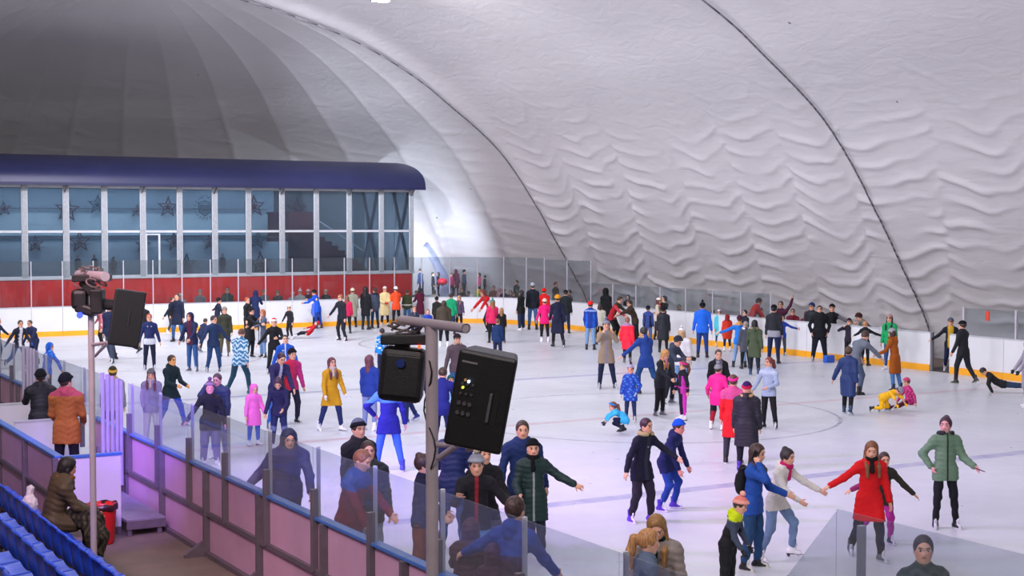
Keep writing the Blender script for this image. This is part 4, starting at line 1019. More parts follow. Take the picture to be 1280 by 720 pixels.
# pole with the left speaker
p1 = atw(115, 500, WP); d1 = np.dot(p1-CAM, FW); s1 = d1/FPX
root = empty('steel_pole', (p1[0], p1[1], 0)); tag(root, 'tall grey steel pole rising from the front of the blue seats at the left', 'pole')
z1t = atw(115, 348, WP)[2]-.0
MB().tube((0, 0, 0), (0, 0, atw(115, 352, WP)[2]), .037, n=20).build('shaft', M_POLE, root, smooth=False)
MB().bb(-.12, .12, -.12, .12, 0, .015).build('base_plate', M_POLE, root)
def lp(px, py, dd=0): p = atw(px, py, WP)+B3[1]*dd; return p-V(p1[0], p1[1], 0)
b = MB(); b.tube(lp(116, 431), lp(135, 428), .02); b.tube(lp(119, 445), lp(133, 430), .018); b.build('bracket', M_POLE, root)
b = MB(); b.tube(lp(100, 343, -.05), lp(130, 346, .05), .055, n=16); b.build('clamp_tube', M_POLE, root)
b = MB(); random.seed(3)
for k in range(7):
    c0 = lp(104+random.random()*26, 346+random.random()*12, -.1+random.random()*.1); pts = [c0+V(.08*math.cos(a+k), .05*math.sin(a*1.3), .05*math.sin(a+k*.7)) for a in np.linspace(0, 5.5, 12)]
    b = MB(); b.path(pts, .011, 6); b.build('cable', bpy.data.materials.get('dusty_cable') or mat('dusty_cable', '#6b5e5c', .8, 0, 20, .3), root)
def box_oriented(c, size, tilt, yaw, nm, m_, par=None, taper=1.0):
    R = rotm((0, 0, 1), yaw) @ rotm(RT, tilt[0]) @ rotm(nrm(V(FW[0], FW[1], 0)), tilt[1])
    A_ = (R @ B3.T).T
    P = []
    for x in (-1, 1):
        for y in (-1, 1):
            for z in (-1, 1):
                k = 1 if y < 0 else taper; P.append(c+A_[0]*x*size[0]/2*k+A_[1]*y*size[1]/2+A_[2]*z*size[2]/2*(1 if y < 0 else (1+taper)/2))
    b = MB(); b.poly(P, [(0, 1, 3, 2), (4, 6, 7, 5), (0, 4, 5, 1), (2, 3, 7, 6), (0, 2, 6, 4), (1, 5, 7, 3)])
    return b.build(nm, m_, par, bevel=min(size)*.07), A_
def speaker(px, py, w, size, tilt, yaw, lab, detail):
    c = atw(px, py, w); root = empty('loudspeaker', tuple(c)); tag(root, lab, 'loudspeaker')
    o, A_ = box_oriented(V(0, 0, 0), size, tilt, yaw, 'cabinet', M_BLK, root, .8)
    fr = -A_[1]*(size[1]/2+.002)
    if detail:
        b = MB(); b.box(fr+A_[0]*size[0]*.2-A_[2]*size[2]*.04, (size[0]*.22, .006, size[2]*.34), A_); b.build('handle_recess', mat('recess', '#060607', .7), root)
        b = MB(); b.box(fr+A_[0]*size[0]*.17-A_[1]*.012-A_[2]*size[2]*.03, (size[0]*.05, .02, size[2]*.3), A_); b.build('handle', mat('handle_grey', '#55545a', .4), root, bevel=.005)
        for k in range(3):
            for q in range(4): b = MB(); b.tube(fr+A_[0]*size[0]*(-.34+.09*k)+A_[2]*size[2]*(.16-.1*q), fr+A_[0]*size[0]*(-.34+.09*k)+A_[2]*size[2]*(.16-.1*q)-A_[1]*.012, .008 if q < 2 else .013, n=10); b.build('control_knob', bpy.data.materials.get('knob_grey') or mat('knob_grey', '#4a484c', .4), root)
        for k, (dx, dz, c_, e) in enumerate(((-.24, .19, '#bcd6ff', 6), (-.32, .12, '#c9d24a', 1.5), (-.3, .2, '#8d6a3a', .8))):
            b = MB(); b.tube(fr+A_[0]*size[0]*dx+A_[2]*size[2]*dz, fr+A_[0]*size[0]*dx+A_[2]*size[2]*dz-A_[1]*.014, .008, n=10); b.build('indicator_light', mat('led_%d' % k, c_, .4, emit=c_, es=e), root)
        b = MB(); b.box(fr-A_[0]*size[0]*.28+A_[2]*size[2]*.38, (size[0]*.26, .004, size[2]*.018), A_); b.build('name_plate', mat('plate_grey', '#77757a', .4), root)
    else:
        b = MB(); b.box(fr+A_[0]*size[0]*.05, (size[0]*.05, .02, size[2]*.3), A_); b.build('handle', mat('handle_grey2', '#2a292d', .4), root, bevel=.005)
    return root
speaker(157, 397, WP, (.34, .28, .62), (0, 9), 22, 'black loudspeaker tilted on the left steel pole in front of the red base', False)
p2 = atw(540, 560, WP); d2 = np.dot(p2-CAM, FW)
root2 = empty('steel_pole', (p2[0], p2[1], 0)); tag(root2, 'thick grey steel pole with a crossbar rising through the centre foreground', 'pole')
def l2(px, py, dd=0): p = atw(px, py, WP)+B3[1]*dd; return p-V(p2[0], p2[1], 0)
MB().tube((0, 0, 0), (0, 0, atw(540, 408, WP)[2]), .041, n=24).build('shaft', M_POLE, root2)
MB().bb(-.13, .13, -.13, .13, 0, .015).build('base_plate', M_POLE, root2)
b = MB(); b.tube(l2(502, 400, .02), l2(583, 410, -.04), .031, n=20, cap=False); b.tube(l2(582, 409.9, -.04), l2(500, 400, .02), .026, n=20, cap=True); b.build('crossbar', M_POLE, root2)
b = MB(); b.tube(l2(548, 573), l2(570, 557), .02); b.tube(l2(546, 556), l2(590, 556), .018); b.tube(l2(584, 550), l2(588, 562), .03); b.build('bracket', M_POLE, root2)
b = MB(); b.path([l2(533+6*math.sin(k*.8)+k*.6, 440+k*12, -.06) for k in range(13)], .006, 6); b.build('cable', M_BLK, root2)
speaker(605, 496, WP-.05, (.36, .31, .60), (6, 11), -8, 'large black loudspeaker with knobs and a side handle on the centre steel pole', True)
# moving head stage lights
def stage_light(px, py, sc, lab, lens, side=1, aim=(0, 0, 0)):
    c = atw(px, py, WP); root = empty('stage_light', tuple(c)); tag(root, lab, 'stage light'); f = B3
    def q(x, y, z): return f[0]*x*sc+f[1]*y*sc+f[2]*z*sc
    b = MB(); b.box(q(.01, 0, .21), (.34*sc, .22*sc, .07*sc), [f[0], f[1], f[2]]); b.build('base', M_BLK, root, bevel=.01)
    b = MB(); b.box(q(-.02, .0, .12), (.1*sc, .1*sc, .14*sc), [f[0], f[1], f[2]]); b.build('yoke', M_BLK, root, bevel=.008)
    if side > 0:
        for k_, (dx, dy, dz, sx, sy, sz) in enumerate(((-.02, 0, -.03, .30, .24, .36), (-.02, -.125, -.03, .24, .02, .28))):
            MB().box(q(dx, dy, dz), (sx*sc, sy*sc, sz*sc), rotm(nrm(V(FW[0], FW[1], 0)), 6).dot(f.T).T).build('head' if k_ == 0 else 'front_panel', M_BLK, root, bevel=.04 if k_ == 0 else .01)
    else:
        MB().box(q(-.1, 0, 0), (.16*sc, .2*sc, .2*sc), f).build('head', M_BLK, root, bevel=.05); MB().box(q(-.04, 0, -.1), (.2*sc, .2*sc, .1*sc), rotm(nrm(V(FW[0], FW[1], 0)), 18).dot(f.T).T).build('lens_hood', M_BLK, root, bevel=.03)
        MB().box(q(.07, -.02, -.02), (.12*sc, .16*sc, .24*sc), f).build('side_arm', M_BLK, root, bevel=.02); MB().tube(q(.1, .02, -.05), q(.24, .02, -.06), .055*sc, n=16).build('connector_tube', M_BLK2, root)
    b = MB(); b.tube(q(*lens), q(lens[0]-.004, lens[1]-.02, lens[2]-.004), .03*sc, n=20); b.build('lens', mat('lens_glass_%d' % px, '#2a3c7a', .05, emit='#3848ff' if side < 0 else '#101014', es=3 if side < 0 else 0), root)
    b = MB()
    for k in range(8): t = k/8*6.28; b.path([q(.1*math.cos(t)*.9, -.02, .27+.03*math.sin(t)), q(.12*math.cos(t+.8), .0, .3+.03*math.sin(t+.8)), q(.1*math.cos(t+1.6), .02, .26+.03*math.sin(t))], .009*sc, 6)
    b.build('connector_cables', bpy.data.materials['dusty_cable'], root)
    return c
c1 = stage_light(114, 374, 1.2, 'black moving-head stage light with tangled cables on the left pole', (-.08, -.1, -.15), -1)
c2 = stage_light(507, 462, 1.0, 'black moving-head stage light under the crossbar of the centre pole', (-.02, -.145, .06), 1)
b = MB(); f = B3; b.tube(c2+f[0]*.1-f[1]*.115+f[2]*.165, c2+f[0]*.1-f[1]*.125+f[2]*.165, .012, n=10); o = b.build('indicator_light', mat('led_red', '#ff3018', .4, emit='#ff3018', es=8)); tag(o, 'small red indicator light on the centre stage light', 'light')

# ================================================================== light
def area(nm, loc, tgt, sx, sy, e, col='#ffffff', spread=180):
    l = bpy.data.lights.new(nm, 'AREA'); l.shape = 'RECTANGLE'; l.size = sx; l.size_y = sy; l.energy = e; l.color = lin(col); l.spread = math.radians(spread)
    o = bpy.data.objects.new(nm, l); C.objects.link(o); o.location = loc
    from mathutils import Vector
    o.rotation_euler = (Vector(tgt)-Vector(loc)).to_track_quat('-Z', 'Y').to_euler(); return o
def spot(nm, loc, tgt, e, ang, col, r=.05, blend=.6):
    l = bpy.data.lights.new(nm, 'SPOT'); l.energy = e; l.spot_size = math.radians(ang); l.spot_blend = blend; l.color = lin(col); l.shadow_soft_size = r
    o = bpy.data.objects.new(nm, l); C.objects.link(o); o.location = loc
    from mathutils import Vector
    o.rotation_euler = (Vector(tgt)-Vector(loc)).to_track_quat('-Z', 'Y').to_euler(); return o
# unseen area lights added under the dome, above the frame, to light the ice
for x, y, z, e in ((10, 8, 11.5, 190), (22, 8, 11.2, 180), (10, 20, 12.3, 270), (22, 20, 11.8, 270), (11, 32, 13.0, 540), (21, 32, 12.8, 540), (11, 44, 13.4, 700), (20, 44, 13.3, 700), (15, 54, 13.6, 480)):
    area('floodlight', (x, y, z), (x+1, y+2, 0), 3.0, 3.0, e, '#f6f4ff')
area('floodlight', (2, 22, 9.2), (34, 34, 6), 8, 2, 1700, '#f4f0fa', 130)  # unseen side lights, added to brighten the far dome wall
area('floodlight', (1, 44, 9.0), (34, 47, 7), 8, 2, 2300, '#f4f0fa', 110)
area('floodlight', (3, 8, 8.5), (30, 26, 8), 8, 2, 700, '#f4f0fa', 130)
# lamp just at the top edge of the photo, hung from the crown of the dome
pl_ = atl(476, 1, 46.0); root = empty('hanging_floodlight', tuple(pl_)); tag(root, 'bright floodlight hanging at the top edge of the dome near the arch seam', 'floodlight')
MB().bb(-.3, .3, -.2, .2, 0, .18).build('housing', M_STEEL, root); MB().bb(-.26, .26, -.17, .17, -.02, 0).build('lamp_face', mat('lamp_face', '#ffffff', .3, emit='#ffffff', es=30), root); MB().tube((0, 0, .18), (0, 0, .9), .02).build('hanger', M_STEEL, root)
area('flood_up', tuple(pl_+V(.5, .3, .3)), tuple(pl_+V(5, 2, 3)), .7, .5, 160, '#ffffff', 150)
# bright work light on the floor behind the pavilion's right end
area('backlight', (32.2, 64.0, 2.6), (34.5, 76, 9.5), 2.2, 1.4, 240, '#dcecff', 170)
area('room_light', (20, LF+1.6, ZT-.15), (20, LF+3.4, 2), 20, .6, 1050, '#e0e4ea')
area('room_light', (20, LF+4.4, ZT+.3), (20, LF+5.6, 3), 20, .5, 520, '#e0e4ea')
area('floodlight', (15, 47, 13.2), (21, 63.4, 3), 4, 2, 1500, '#f6f4ff', 120)  # unseen light added to brighten the pavilion front and red panels
area('stand_fill', (.6, 13, 7.5), (5.4, 21, .5), 2.5, 1.0, 480, '#ffdfe6')  # unseen fill added over the stands for boards, seats and floor
spot('gate_violet', (4.9, 21.6, 3.2), (5.9, 23.3, 1.2), 260, 60, '#a040ff')  # violet spot added close by to tint the pipes
area('stand_fill', (.2, 3.5, 7.5), (4.3, 9.5, 2.5), 2, 1, 330, '#fff0f0')  # another added fill, for the centre pole
area('backlight', (32.0, 68.3, 1.2), (33.2, 77, 7), .8, .8, 420, '#e2f0ff', 170)
spot('panel_violet', (4.6, 17.6, 3.0), (5.3, 21.2, .7), 650, 40, '#a070ff')  # added spot that turns the white end panel lavender
spot('corner_fill', (13, 46, 13.2), (34.5, 70, 7), 20000, 30, '#e6f0ff', .3, 1.0)  # added out of view to brighten the rounded dome end
# coloured stage beams, some from unseen lamps added out of frame
spot('beam_pink', (1.0, 24, 9.0), tuple(atz(730, 610, 0)), 8500, 50, '#c878ff', .15, 1.0)  # lamp without a fixture, added to tint the ice pink
spot('beam_blue_ice', (1.0, 20, 8.0), tuple(atz(310, 590, 0)), 2600, 44, '#6c70ff', .15, 1.0)  # added lamp out of frame for the bluish ice
spot('beam_blue', tuple(c1+V(.1, 0, -.25)), tuple(atz(300, 560, 0)), 1300, 40, '#5c50ff')
spot('beam_violet', tuple(c1+V(.05, .0, -.2)), tuple(atz(170, 540, .8)), 500, 34, '#9038ff')
spot('beam_blue2', tuple(c2-f[1]*.05+f[0]*-.3), tuple(atz(482, 580, .8)), 1500, 17, '#3048ff')
spot('beam_white', (6.6, 36, 2.3), tuple(atz(1010, 420, .8)), 4200, 13, '#e8eaff', .08)
spot('beam_pink_back', (2.2, 16, 6), (5.6, 19, .5), 260, 80, '#ff9ab0', .3)
w = bpy.data.worlds.new('world'); bpy.context.scene.world = w; w.use_nodes = True; w.node_tree.nodes['Background'].inputs[0].default_value = (.75, .75, .8, 1); w.node_tree.nodes['Background'].inputs[1].default_value = .5
vs_ = bpy.context.scene.view_settings; vs_.view_transform = 'Standard'; vs_.look = 'None'; vs_.gamma = 1; vs_.use_curve_mapping = False; vs_.exposure = -.12
bpy.context.scene.cycles.use_denoising = True; bpy.context.scene.cycles.max_bounces = 6; bpy.context.scene.cycles.transparent_max_bounces = 16
# ================================================================== the people
BK = '#17181d'; NV = '#1c2444'; JN = '#2e4c78'; LJ = '#7a98c0'
WB = ('figure', '#e8e6ec', '#cfcdd6'); HB = ('hockey', '#1c1c20', '#d8dadd'); GB = ('hockey', '#5a5c66', '#c8cad2'); BB = ('hockey', '#16161a', '#35363c'); SH = None
LH = lambda c: ('long', c)
P_ = person
GE = dict(pose='stand')
# --- left end of the rink
P_(-4, 452, 396, 60, 'arms', 'person in navy cut by the left edge of the photo, arm stretched right', j=NV, t=JN)
P_(19, 461, 398, 25, 'stride', 'boy in navy jacket over a white shirt skating at the far left', j='#1a1d30', jp=[('open', '#d5d6da', .035)], t='#4a64a0', ra=(5, 38, 10, 40), hand='relax', glove='#2a50b0')
P_(44, 455, 398, -40, 'glide', 'boy in navy jacket leaning on the friend at the far left', j='#1b2748', t=NV, lean=26, la=(30, 10, 60, 0), hair=('crop', '#4a3428'))
P_(57, None, 426, 60, 'stand', 'girl in shiny bright blue hooded jacket behind the tan-jacketed man', H=1.52, j='#1f5ed0', jp=[('dots', '#5aa0e8')], hood='up', lean=12, la=(30, 20, 20, 10), t=NV)
P_(0, None, 0, 180, 'lean', 'man in black jacket and black beanie seen from behind in the entrance box', pos=(5.65, 26.6), z0=.2, H=1.78, j='#16161a', jl=.14, puff=.4, hat=('beanie', '#141418'), hair=('crop', '#2a2220'), t='#2c3f60', boot=SH, lean=14, hood='down', sw=1.15, bodyw=1.12)
P_(0, None, 0, 165, 'stand', 'man in tan jacket and black beanie seen from behind in the entrance box', pos=(5.7, 24.9), z0=.2, H=1.86, j='#9c5c20', jl=.16, hat=('beanie', '#141418'), t='#101014', boot=SH, hood='down', hy=-35, jp=[('yoke', '#a04048', .165, 1)], sw=1.18, bodyw=1.15, la=(10, 8, 55, -8), ra=(10, 8, 55, -8))
P_(141, None, 456, 180, 'stand', 'person in grey jacket and yellow-black cap behind the purple pipes', H=1.6, j='#7c7c88', hat=('beanie', '#3a3420', '#c09a3a'), scarf='#b08858', t=BK, puff=.6, bodyw=1.15)
P_(128, 433, 383, -75, 'arms', 'child in dusty pink jacket stretching an arm left behind the steel pole', j='#b5606e', t=BK, hair=LH('#5a3a2a'))
P_(140, 454, 376, -30, 'walk', 'skater with grey-blue leggings half hidden by the left loudspeaker', j=NV, t='#3c465a')
P_(159, 449, 372, -95, 'stride', 'skater in black pushing off behind the left loudspeaker', j=BK, t='#20242c', rl=(-25, 8, -60, 8))
P_(179, 437, 376, 0, 'stand', 'person in white beanie and black jacket behind the red-haired boy', j='#1a1a1e', t='#8c8478', hat=('beanie', '#d8d8da'), boot=GB)
P_(187, 462, 390, 5, 'stand', 'red-haired boy in navy sweater with white chest prints', j='#1c2858', jp=[('logo', '#c8d0e0', -.03, .13, .014), ('logo', '#c8d0e0', .035, .13, .014), ('low', '#c8ccd4', -.08)], t='#141a34', hair=('short', '#a04c24'), la=(0, 16, 8, 14), ra=(0, 18, 8, 14), boot=GB)
P_(213, 417, 370, 60, 'glide', 'skater in black hidden behind the tall man in navy coat', j=BK, t='#3a3f4a', boot=WB)
P_(223, 427, 365, -20, 'arms', 'tall man in long navy coat with arm held out to the left', j='#161d34', jl=.18, t='#2e5484', boot=BB, ra=(10, 30, 14, 32), la=(6, 12, 20, 8), hood='down')
P_(241, 464, 388, -35, 'stand', 'boy in navy hood with a maroon chest panel and jeans', j='#1a2246', jp=[('open', '#4a1c38', .05)], hood='up', t='#2f5488', lean=10, la=(30, 10, 50, -5), ra=(20, 8, 35, 0), boot=GB)
P_(249, 441, 398, 130, 'stride', 'skater in dark navy bending forward behind the navy-hooded boy', j=NV, t='#1b2036', lean=34, boot=GB)
P_(267, 465, 392, 12, 'arms', 'boy in slim dark blue sweater and jeans with arms spread low', j='#1d3054', t='#1e3c68', ra=(4, 26, 6, 30), la=(4, 34, 8, 40), hy=40, boot=GB, hair=('short', '#241c1c'))
P_(281, 446, 382, 5, 'stand', 'man in olive coat and grey hat near the end boards', j='#33352a', jl=.16, t='#5a543e', hat=('beanie', '#8a867c'), hood='down')
P_(271, 424, 371, 110, 'arms', 'boy in black beanie and dark jacket with left arm stretched out', j='#1a2134', t=BK, hat=('beanie', '#1c1c24'), la=(5, 65, 5, 78))
P_(319, 414, 362, 175, 'lean', 'woman in navy hooded coat leaning on the end boards, back turned', j='#16234c', jl=.24, hood='up', t=BK)
P_(309, 428, 370, 60, 'stand', 'red-haired boy in black behind the couple in long coats', j=BK, t=BK, hair=('short', '#9a4a26'))
P_(312, 447, 383, 65, 'front', 'person in long black coat and dark cap holding a friend', j='#15161a', jl=.2, t='#15161a', hat=('beanie', '#1a1a1e'), boot=HB, la=(60, 15, 85, -5), ra=(60, 10, 80, 0))
P_(329, 447, 385, -60, 'stand', 'person in grey-blue long coat with ginger hair and pale jeans', j='#4a5468', jl=.22, t='#6f8cb4', hair=('bob', '#9a5a34'), jp=[('open', '#d0d0d4', .018)], la=(55, 10, 70, 0), ra=(50, 10, 75, 0))
P_(343, 467, 396, 0, 'arms', 'girl in red and white santa hat and black jacket reaching left', j='#15161c', t='#15161a', hat=('beanie', '#c8202c', '#e8e6e8'), ra=(10, 34, 12, 40), la=(30, 20, 90, -40), hood='down')
P_(363, 424, 381, -40, 'glide', 'child in black jacket and pale hat gliding by the end boards', j='#1c1c22', t=BK, hat=('beanie', '#c0b8a8'), boot=WB, ra=(5, 30, 8, 30))
P_(386, 423, 0, -90, 'stand', 'child in red jacket lying on the ice below the end boards', H=1.25, j='#b8182c', t='#1c1c28', rx=68, lean=32, cpel=1, hat=('beanie', '#b01c30'), boot=WB, la=(-25, 20, -20, 15), ra=(10, 30, 5, 20), ll=(30, 8, -5, 6), rl=(18, 8, 0, 6))
P_(399, 411, 361, -120, 'lean', 'man in royal blue jacket leaning on the end boards', j='#1a52c4', jl=.12, t='#1c3c8c', lean=18, ra=(70, 10, 90, 0), la=(50, 10, 80, 0), hat=('beanie', '#1a1a20'))
P_(395, 411, 372, -165, 'stand', 'small child in periwinkle coat held by the man in royal blue', j='#5068c8', jl=.15, t='#1c2040', hat=('beanie', '#d8c4a4'), boot=WB)
P_(357, 498, 416, 0, 'stand', 'boy in bright blue zipped tracksuit top standing behind the navy group', j='#1a50b4', jp=[('zip', '#dfe4ec'), ('logo', '#dfe4ec', .035, .12, .009)], t=NV, la=(2, 20, 6, 18), ra=(2, 22, 6, 18), hair=('crop', '#1c1c24'))
P_(362, 529, 433, 30, 'glide', 'skater in black beanie with a magenta and red jacket behind the navy couple', j='#b02c74', jp=[('fade', '#c02028')], t='#1b2036', hat=('beanie', '#15151a'), la=(0, 14, 10, 10))
P_(346, 536, 438, 25, 'bend', 'man in dark violet jacket over a pale shirt bending over the pink child', j='#262450', jp=[('open', '#a8a4bc', .02)], t='#2d5cb0', lean=22, hp=18, hair=('short', '#3a2030'), la=(20, 8, 40, 0), ra=(30, 10, 40, 5), ll=(12, 5, -6, 5), rl=(6, 5, -12, 5), jl=.12, boot=GB)
P_(349, 561, 471, -5, 'bend', 'woman in dark indigo jacket looking down beside the pink child', j='#1f1d44', t='#1c2350', tp=[('knee', '#5a6288')], lean=14, hp=34, hair=('bun', '#3c2036'), la=(20, 8, 60, -18), ra=(8, 14, 18, 14), ll=(2, 5, -2, 5), rl=(4, 5, -6, 5), boot=WB, fur='#2a2644')
P_(317, 557, 479, 25, 'stand', 'child in pink hooded coat and blue trousers behind the glass', j='#dc62b8', jl=.2, hood='up', puff=.5, t='#1f58c0', hp=12, boot=WB, la=(15, 14, 30, 8), ra=(4, 14, 14, 10))
P_(298, 493, 410, 150, 'stride', 'man in blue and white camouflage jacket with teal trousers', j='#1c4c74', jp=[('camo', '#c4dcea', '#2a8ac0')], t='#1c4054', hp=28, lean=8, boot=('hockey', '#1c4a50', '#5a8088'), hair=('short', '#5a3c2c'), rl=(22, 10, -8, 12), ll=(4, 14, -22, 14), lf=10, rf=0)
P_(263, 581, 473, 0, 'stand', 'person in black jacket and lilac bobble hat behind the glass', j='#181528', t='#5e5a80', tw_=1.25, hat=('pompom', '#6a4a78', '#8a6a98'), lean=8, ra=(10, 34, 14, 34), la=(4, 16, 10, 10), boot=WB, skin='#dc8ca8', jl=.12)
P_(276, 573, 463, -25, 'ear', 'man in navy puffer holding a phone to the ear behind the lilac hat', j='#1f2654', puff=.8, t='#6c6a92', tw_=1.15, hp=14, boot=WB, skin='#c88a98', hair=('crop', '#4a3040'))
P_(214, 534, 441, 45, 'stride', 'man in dark teal parka and blue jeans striding behind the glass', j='#10242c', jl=.13, t='#1c48b0', hood='down', lean=8, la=(20, 8, 70, -10), ra=(18, 8, 75, -15), skin='#e0a060', boot=GB, ll=(22, 14, 4, 14), rl=(6, 16, -14, 20), rf=0)  # orange light on the face is put into the skin tone
P_(190, 553, 459, -8, 'stand', 'woman in grey beanie, lilac coat and thick scarf behind the glass', j='#786e94', jl=.12, scarf='#a8929a', t='#aaa4ac', tw_=1.15, hat=('beanie', '#5c5c5e'), hair=LH('#5a2034'), la=(12, 8, 18, -8), ra=(12, 8, 18, -8), hp=12, glove='#555560')
P_(0, None, 0, 10, 'lean', 'person in blue-violet hooded jacket leaning on the near boards', pos=(7.15, 18.6), H=1.84, j='#25286c', hood='up', puff=.4, jp=[('hood', '#2a3050')], t='#2a2c50', lean=24, sw=1.15, bodyw=1.15, la=(30, 10, 45, -5), ra=(10, 40, 60, 40))
# --- end boards, centre
P_(428, 426, 366, -45, 'arms', 'brown-haired boy in black with an arm held low to the left', j='#191b26', t='#191b26', hair=('short', '#8a5030'), ra=(10, 36, 14, 38), la=(2, 12, 8, 10))
P_(434, 417, 368, 170, 'stand', 'girl in crimson jacket behind the boy in black', j='#c01c4c', t=BK, hair=LH('#7a4a34'))
P_(441, 409, 359, 178, 'stand', 'woman in long sage coat and cream hat, back turned', j='#8c8e7c', jl=.27, t=BK, hat=('beanie', '#d8ccb0'), boot=BB)
P_(457, 412, 357, 150, 'stand', 'woman in long black coat with dark loose hair', j='#121318', jl=.22, t='#1d2a30', hair=LH('#1a1618'), boot=BB)
P_(469, 410, 358, -150, 'stand', 'man in grey coat with navy hood talking to the woman in black', j='#474f60', jl=.12, hood='down', jp=[('hood', '#141c34')], t='#1c3450', boot=BB)
P_(481, 407, 357, 15, 'stand', 'woman in long cream padded coat with red mittens and white beanie', j='#dcc890', jl=.27, puff=.7, t=BK, hat=('beanie', '#e8e2dc'), glove='#c01c28', la=(15, 8, 70, -30), ra=(15, 8, 70, -30), boot=WB)
P_(496, 407, 357, -150, 'front', 'woman in bright orange jacket and white beanie', j='#f05020', jl=.13, t=BK, hat=('beanie', '#f0eef0'), boot=WB, puff=.5)
P_(509, 406, 361, 172, 'stand', 'person in olive jacket and jeans near the right end of the pavilion', j='#34381f', t='#34567e', jp=[('band', '#c8c8c0', -.07, .008)])
P_(526, 405, 358, -150, 'front', 'woman in long maroon coat with dark hair', j='#581630', jl=.27, t='#5a7ca8', hair=('bob', '#1c1416'))
P_(518, None, 382, 10, 'stand', 'brown-haired child in navy looking over the crossbar of the centre pole', H=1.35, j='#2a3448', t=NV, scarf='#c49a98', hair=('short', '#6a4430'))
P_(535, None, 386, 0, 'stand', 'small boy in blue jacket looking over the crossbar of the centre pole', H=1.28, j='#1c3ca0', t=NV, hair=('crop', '#5a4030'))
P_(546, 414, 370, 165, 'stand', 'person in black-green jacket left of the brown hooded coat', j='#1c211c', t=BK, hat=('beanie', '#1c1f1c'))
P_(555, 433, 374, 178, 'stand', 'broad person in brown hooded coat, back turned, above the crossbar', j='#453c30', jl=.17, hood='down', t='#121216', boot=WB, sw=1.2, bodyw=1.2, hair=('bob', '#3a2820'))
P_(564, 418, 365, 165, 'stand', 'boy in green jacket and navy jeans, back turned', j='#0f9060', t='#1b3048', hair=('short', '#3a2420'))
P_(574, 412, 368, -20, 'stand', 'long-haired woman in striped plum jacket', j='#50405a', jp=[('band', '#b0a8b4', .08, .008)], t=BK, hair=LH('#a07858'), la=(0, 12, 5, 10))
P_(612, 416, 358, -60, 'bend', 'woman in red and white jacket lunging left near the corner', j='#c0141c', jp=[('side', '#e8e4e4')], t='#1c1c28', lean=34, la=(50, 20, 40, 10), ra=(45, 10, 40, 10), hair=('bob', '#6a3428'))
P_(616, 429, 373, -165, 'stand', 'child in teal bobble hat and raspberry jacket', j='#d4285c', t=BK, hat=('pompom', '#1c7a70'), hair=LH('#8a5834'))
P_(627, 429, 384, 178, 'stand', 'girl with fair brown hair and black waistcoat behind the navy boy', j='#15151a', t=BK, hair=LH('#9a7048'), fur='#8a6a48')
P_(622, None, 397, 165, 'stand', 'boy in navy jacket just above the centre loudspeaker', H=1.42, j='#16305c', t=NV, hair=('short', '#7a4a34'))
P_(652, 413, 361, -120, 'stand', 'woman in black jacket and long navy skirt by the far boards', j='#171b18', jl=.12, t='#1e2c4c', tw_=1.3, hair=('bob', '#241a18'), boot=WB)
P_(666, 412, 352, 178, 'stand', 'tall man in black jacket with backpack and grey logo beanie', j='#141a24', t='#3a5c86', hat=('beanie', '#a8b0b8', '#8a929c'), boot=BB)
P_(680, 412, 359, 170, 'stand', 'woman in scarlet beanie and scarlet jacket behind the pink child', j='#d0181c', t=BK, hat=('beanie', '#e02018'), scarf='#e03c24')
P_(681, 427, 372, -168, 'stand', 'child in hot pink jacket and cream hat by the far boards', j='#ee1874', jl=.12, t=BK, hat=('beanie', '#e8c8b4'), boot=WB, la=(4, 18, 8, 16), ra=(4, 18, 8, 18))
P_(698, 434, 367, -170, 'walk', 'person in long navy coat and orange beanie walking away', j='#191d38', jl=.27, t='#15161c', hat=('beanie', '#dc9020'), boot=BB)
P_(707, 417, 361, 170, 'stand', 'person in black cap and dark jacket beside the orange beanie', j='#1a2024', t='#1c2440', hat=('cap', '#15181c'))
# --- behind the glass of the corner and the end boards
def spect(x, yt, label, l=62.0, z0=0.0, side='end', face=0, **k):
    if side == 'end': p = atl(x, yt, l)
    else: p = atw(x, yt, l)
    H = k.pop('H', None) or float(min(1.85, max(1.0, p[2]-z0))); pose = k.pop('pose', 'stand')
    P_(x, None, yt, face, pose, label, pos=(p[0], p[1]), z0=z0, H=H/(1.0), boot=SH, **k)
spect(226, 366, 'watcher in white hat behind the end glass behind the tall navy man', j='#8a8a90', hat=('beanie', '#d0ccc8'))
spect(250, 361, 'watcher in grey behind the red-panelled end glass, left of the dark-haired one', j='#6a6468', hat=('beanie', '#8a8488'))
spect(284, 358, 'dark-haired watcher in black jacket behind the end glass', j='#16161a', hair=('short', '#1a1414'), jp=[('open', '#2f6a50', .02)])
spect(330, 361, 'watcher in grey seen through the end glass beside the navy hood', j='#5c5a60', hat=('beanie', '#7a787c'))
spect(347, 362, 'watcher in black with dark hat leaning on the rail behind the end glass', j='#26262c', hair=('bob', '#5a4a4a'))
spect(366, 364, 'watcher in white round hat behind the end glass, leftmost of the white pair', j='#9aa09a', hat=('beanie', '#e0ddd0'))
spect(375, 361, 'watcher in white fluffy hat behind the end glass, right of the white pair', j='#b0b0aa', hat=('pompom', '#e8e6de'))
spect(385, 361, 'watcher in white hat and black coat beside the man in royal blue', j='#16161c', hat=('beanie', '#e4e0dc'), hair=LH('#2a2022'))
spect(407, 361, 'watcher in beige hat and black jacket between the boards and red panels', j='#1c1c22', hat=('beanie', '#c8b890'))
spect(520, 362, 'watcher in grey behind the glass at the right end of the red panels', j='#4a4a50', hair=('short', '#2a2224'))
R = 65.3; Z0 = .95
spect(527, 335, 'man in navy jacket standing high beside the pavilion corner', l=R, z0=Z0, j='#2c3c64', t=NV, face=-120, lean=8)
spect(541, 340, 'woman in black coat with white scarf standing beside the pavilion', l=R, z0=Z0, j='#1c1c24', scarf='#d8d4d4', face=80)
